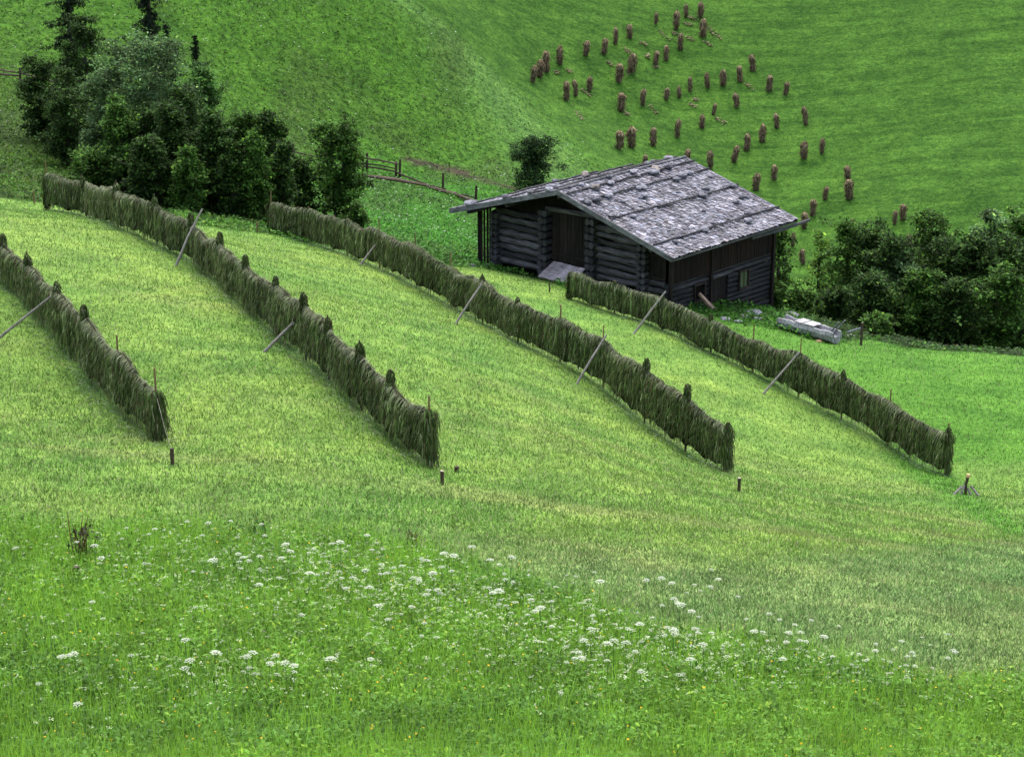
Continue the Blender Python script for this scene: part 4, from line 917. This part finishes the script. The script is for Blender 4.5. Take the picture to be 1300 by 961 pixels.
decid('leafy_tree', 'small tree with drooping leaves against the barn back corner', 992, 286, 99, 22, MG, 2600, .1, seed=17, lsize=.17)
for i, (px, yt, Z, r, c, n_, lab) in enumerate([
    (1044, 288, 108, 22, YG, 1500, 'thin light green sapling at the left end of the gully bushes'), (1078, 276, 106, 34, MG, 5500, 'loose light leaved tree at the left of the gully bushes'),
    (1112, 284, 105, 34, DK1, 6500, 'dark tree between the light leaved tree and the tallest bushes'), (1150, 322, 103, 32, BL, 6000, 'lower grey green bush in the middle of the gully row'),
    (1188, 272, 106, 42, MG, 9500, 'round topped green tree in the middle of the gully row'), (1238, 292, 102, 40, DK1, 8500, 'dark bush between the two tallest gully trees at right'),
    (1262, 262, 107, 38, BL, 9500, 'tallest bluish green tree near the right edge of the photo'), (1304, 262, 104, 38, MG, 9000, 'leafy tree cut by the right edge of the photo'),
    (1350, 270, 105, 45, MG, 6000, 'leafy tree cut by the right edge of the photo, farther out'), (1135, 300, 103, 40, DK1, 8000, 'dark broad bush behind the grey green one'), (1208, 300, 104, 46, DK1, 9000, 'dark bush right behind the round topped tree'), (1285, 310, 101, 46, DK1, 8000, 'dark bush below the tallest bluish tree'),
    (1108, 350, 100, 30, DK1, 5500, 'low dark bush under the light leaved tree'),
    (1168, 346, 99, 30, MG, 6500, 'low dark bush at the gully edge, middle'), (1214, 362, 98, 34, DK1, 6500, 'low dark bush at the gully edge, right of the middle'),
    (1272, 340, 98, 36, MG, 7500, 'low dark bush at the gully edge near the right side of the photo'), (1116, 404, 95.5, 20, MG, 1600, 'small green shrub right of the dark post'),
    (1018, 374, 99, 18, MG, 1500, 'small bush behind the log trough'), (1060, 368, 99, 24, DK1, 3500, 'dark bush behind the right end of the trough'), (984, 358, 97, 13, MG, 1300, 'small leafy bush growing up the barn back corner')]):
    decid('bush' if 'tree' not in lab and 'sapling' not in lab else 'leafy_tree', lab, px, yt, Z, r, c, n_, .0 if 'bush' in lab or 'shrub' in lab else .06, seed=40+i, cat='bush' if ('bush' in lab.split(',')[0].split('gully')[0] or 'shrub' in lab) and 'tree ' not in lab[:24] else 'tree', group=GR, lsize=.20)

# tall weeds at the meadow edge
def weed(px, py, hgt, lab, col, n_=26, dead=False):
    q, _ = G1(px, py); t = thing('tall_weed', lab, 'weed', q.tolist()); mb = MB(); Ps = []
    for i in range(5 if dead else 4):
        a = rng.normal(0, .18, 2); h_ = hgt*rng.uniform(.7, 1.); mb.tube([(a[0]*.3, a[1]*.3, 0), (a[0], a[1], h_*.6), (a[0]*1.5, a[1]*1.5, h_)], [.012, .01, .005], 4, t=(.6, .35, .2) if dead else (.8, 1., .4))
        tt = rng.random(n_); Ps.append(np.stack([a[0]*1.5*tt+rng.normal(0, .05, n_), a[1]*1.5*tt+rng.normal(0, .05, n_), h_*tt*(.97 if dead else .9)], 1))
    mb.build('stems', POST, t); P = np.concatenate(Ps); n = len(P); V, Fc, cc = leaves(P, rv(n, .05, .16), np.array(col)*rv(n, .6, 1.4)[:, None], .35, .3); link('foliage', np_mesh('foliage', V, Fc, cc), GRASS, t)
weed(95, 716, 1.15, 'dead brown dock weed with dark stalks at the left meadow edge', (.05, .045, .025), 22, True); weed(110, 712, .9, 'second dark dock weed just right of the dead brown one', (.04, .06, .02), 26, True)
weed(338, 690, .75, 'green leafy weed at the meadow edge, middle left', (.04, .12, .02), 40); weed(526, 694, .45, 'small reddish weed at the meadow edge, centre', (.08, .08, .03), 18, True)

# ------------------------------------------------------------------ light, sky, camera
w = bpy.data.worlds.new('World'); scene.world = w; w.use_nodes = True; nt = w.node_tree
sky = nt.nodes.new('ShaderNodeTexSky'); sky.sky_type = 'NISHITA'; sky.sun_disc = False; sky.sun_elevation = math.radians(62); sky.sun_rotation = 0.; sky.air_density = 1.2; sky.dust_density = 3.
bg = nt.nodes['Background']; bg.inputs[1].default_value = .15; hs = nt.nodes.new('ShaderNodeHueSaturation'); hs.inputs['Saturation'].default_value = .65; nt.links.new(sky.outputs[0], hs.inputs['Color']); nt.links.new(hs.outputs[0], bg.inputs[0])
sl = bpy.data.lights.new('sun', 'SUN'); sl.energy = 1.1; sl.angle = math.radians(60); sl.color = (1, .97, .92); so = bpy.data.objects.new('sun', sl); COL.objects.link(so)
el = math.radians(62); so.rotation_euler = Vector((0, -math.cos(el), -math.sin(el))).to_track_quat('-Z', 'Y').to_euler(); so.location = (0, 60, 60)
cam = bpy.data.cameras.new('camera'); cam.sensor_width = 36; cam.lens = 36*F/1300; cam.clip_start = .5; cam.clip_end = 1500
co = bpy.data.objects.new('camera', cam); COL.objects.link(co); co.location = (0, 0, 0); co.rotation_euler = (math.pi/2-PITCH, 0, 0); scene.camera = co
scene.render.resolution_x = 1024; scene.render.resolution_y = 756
scene.view_settings.view_transform = 'Standard'; scene.view_settings.look = 'None'; scene.view_settings.exposure = 1.5; scene.view_settings.gamma = 1
scene.view_settings.use_curve_mapping = False
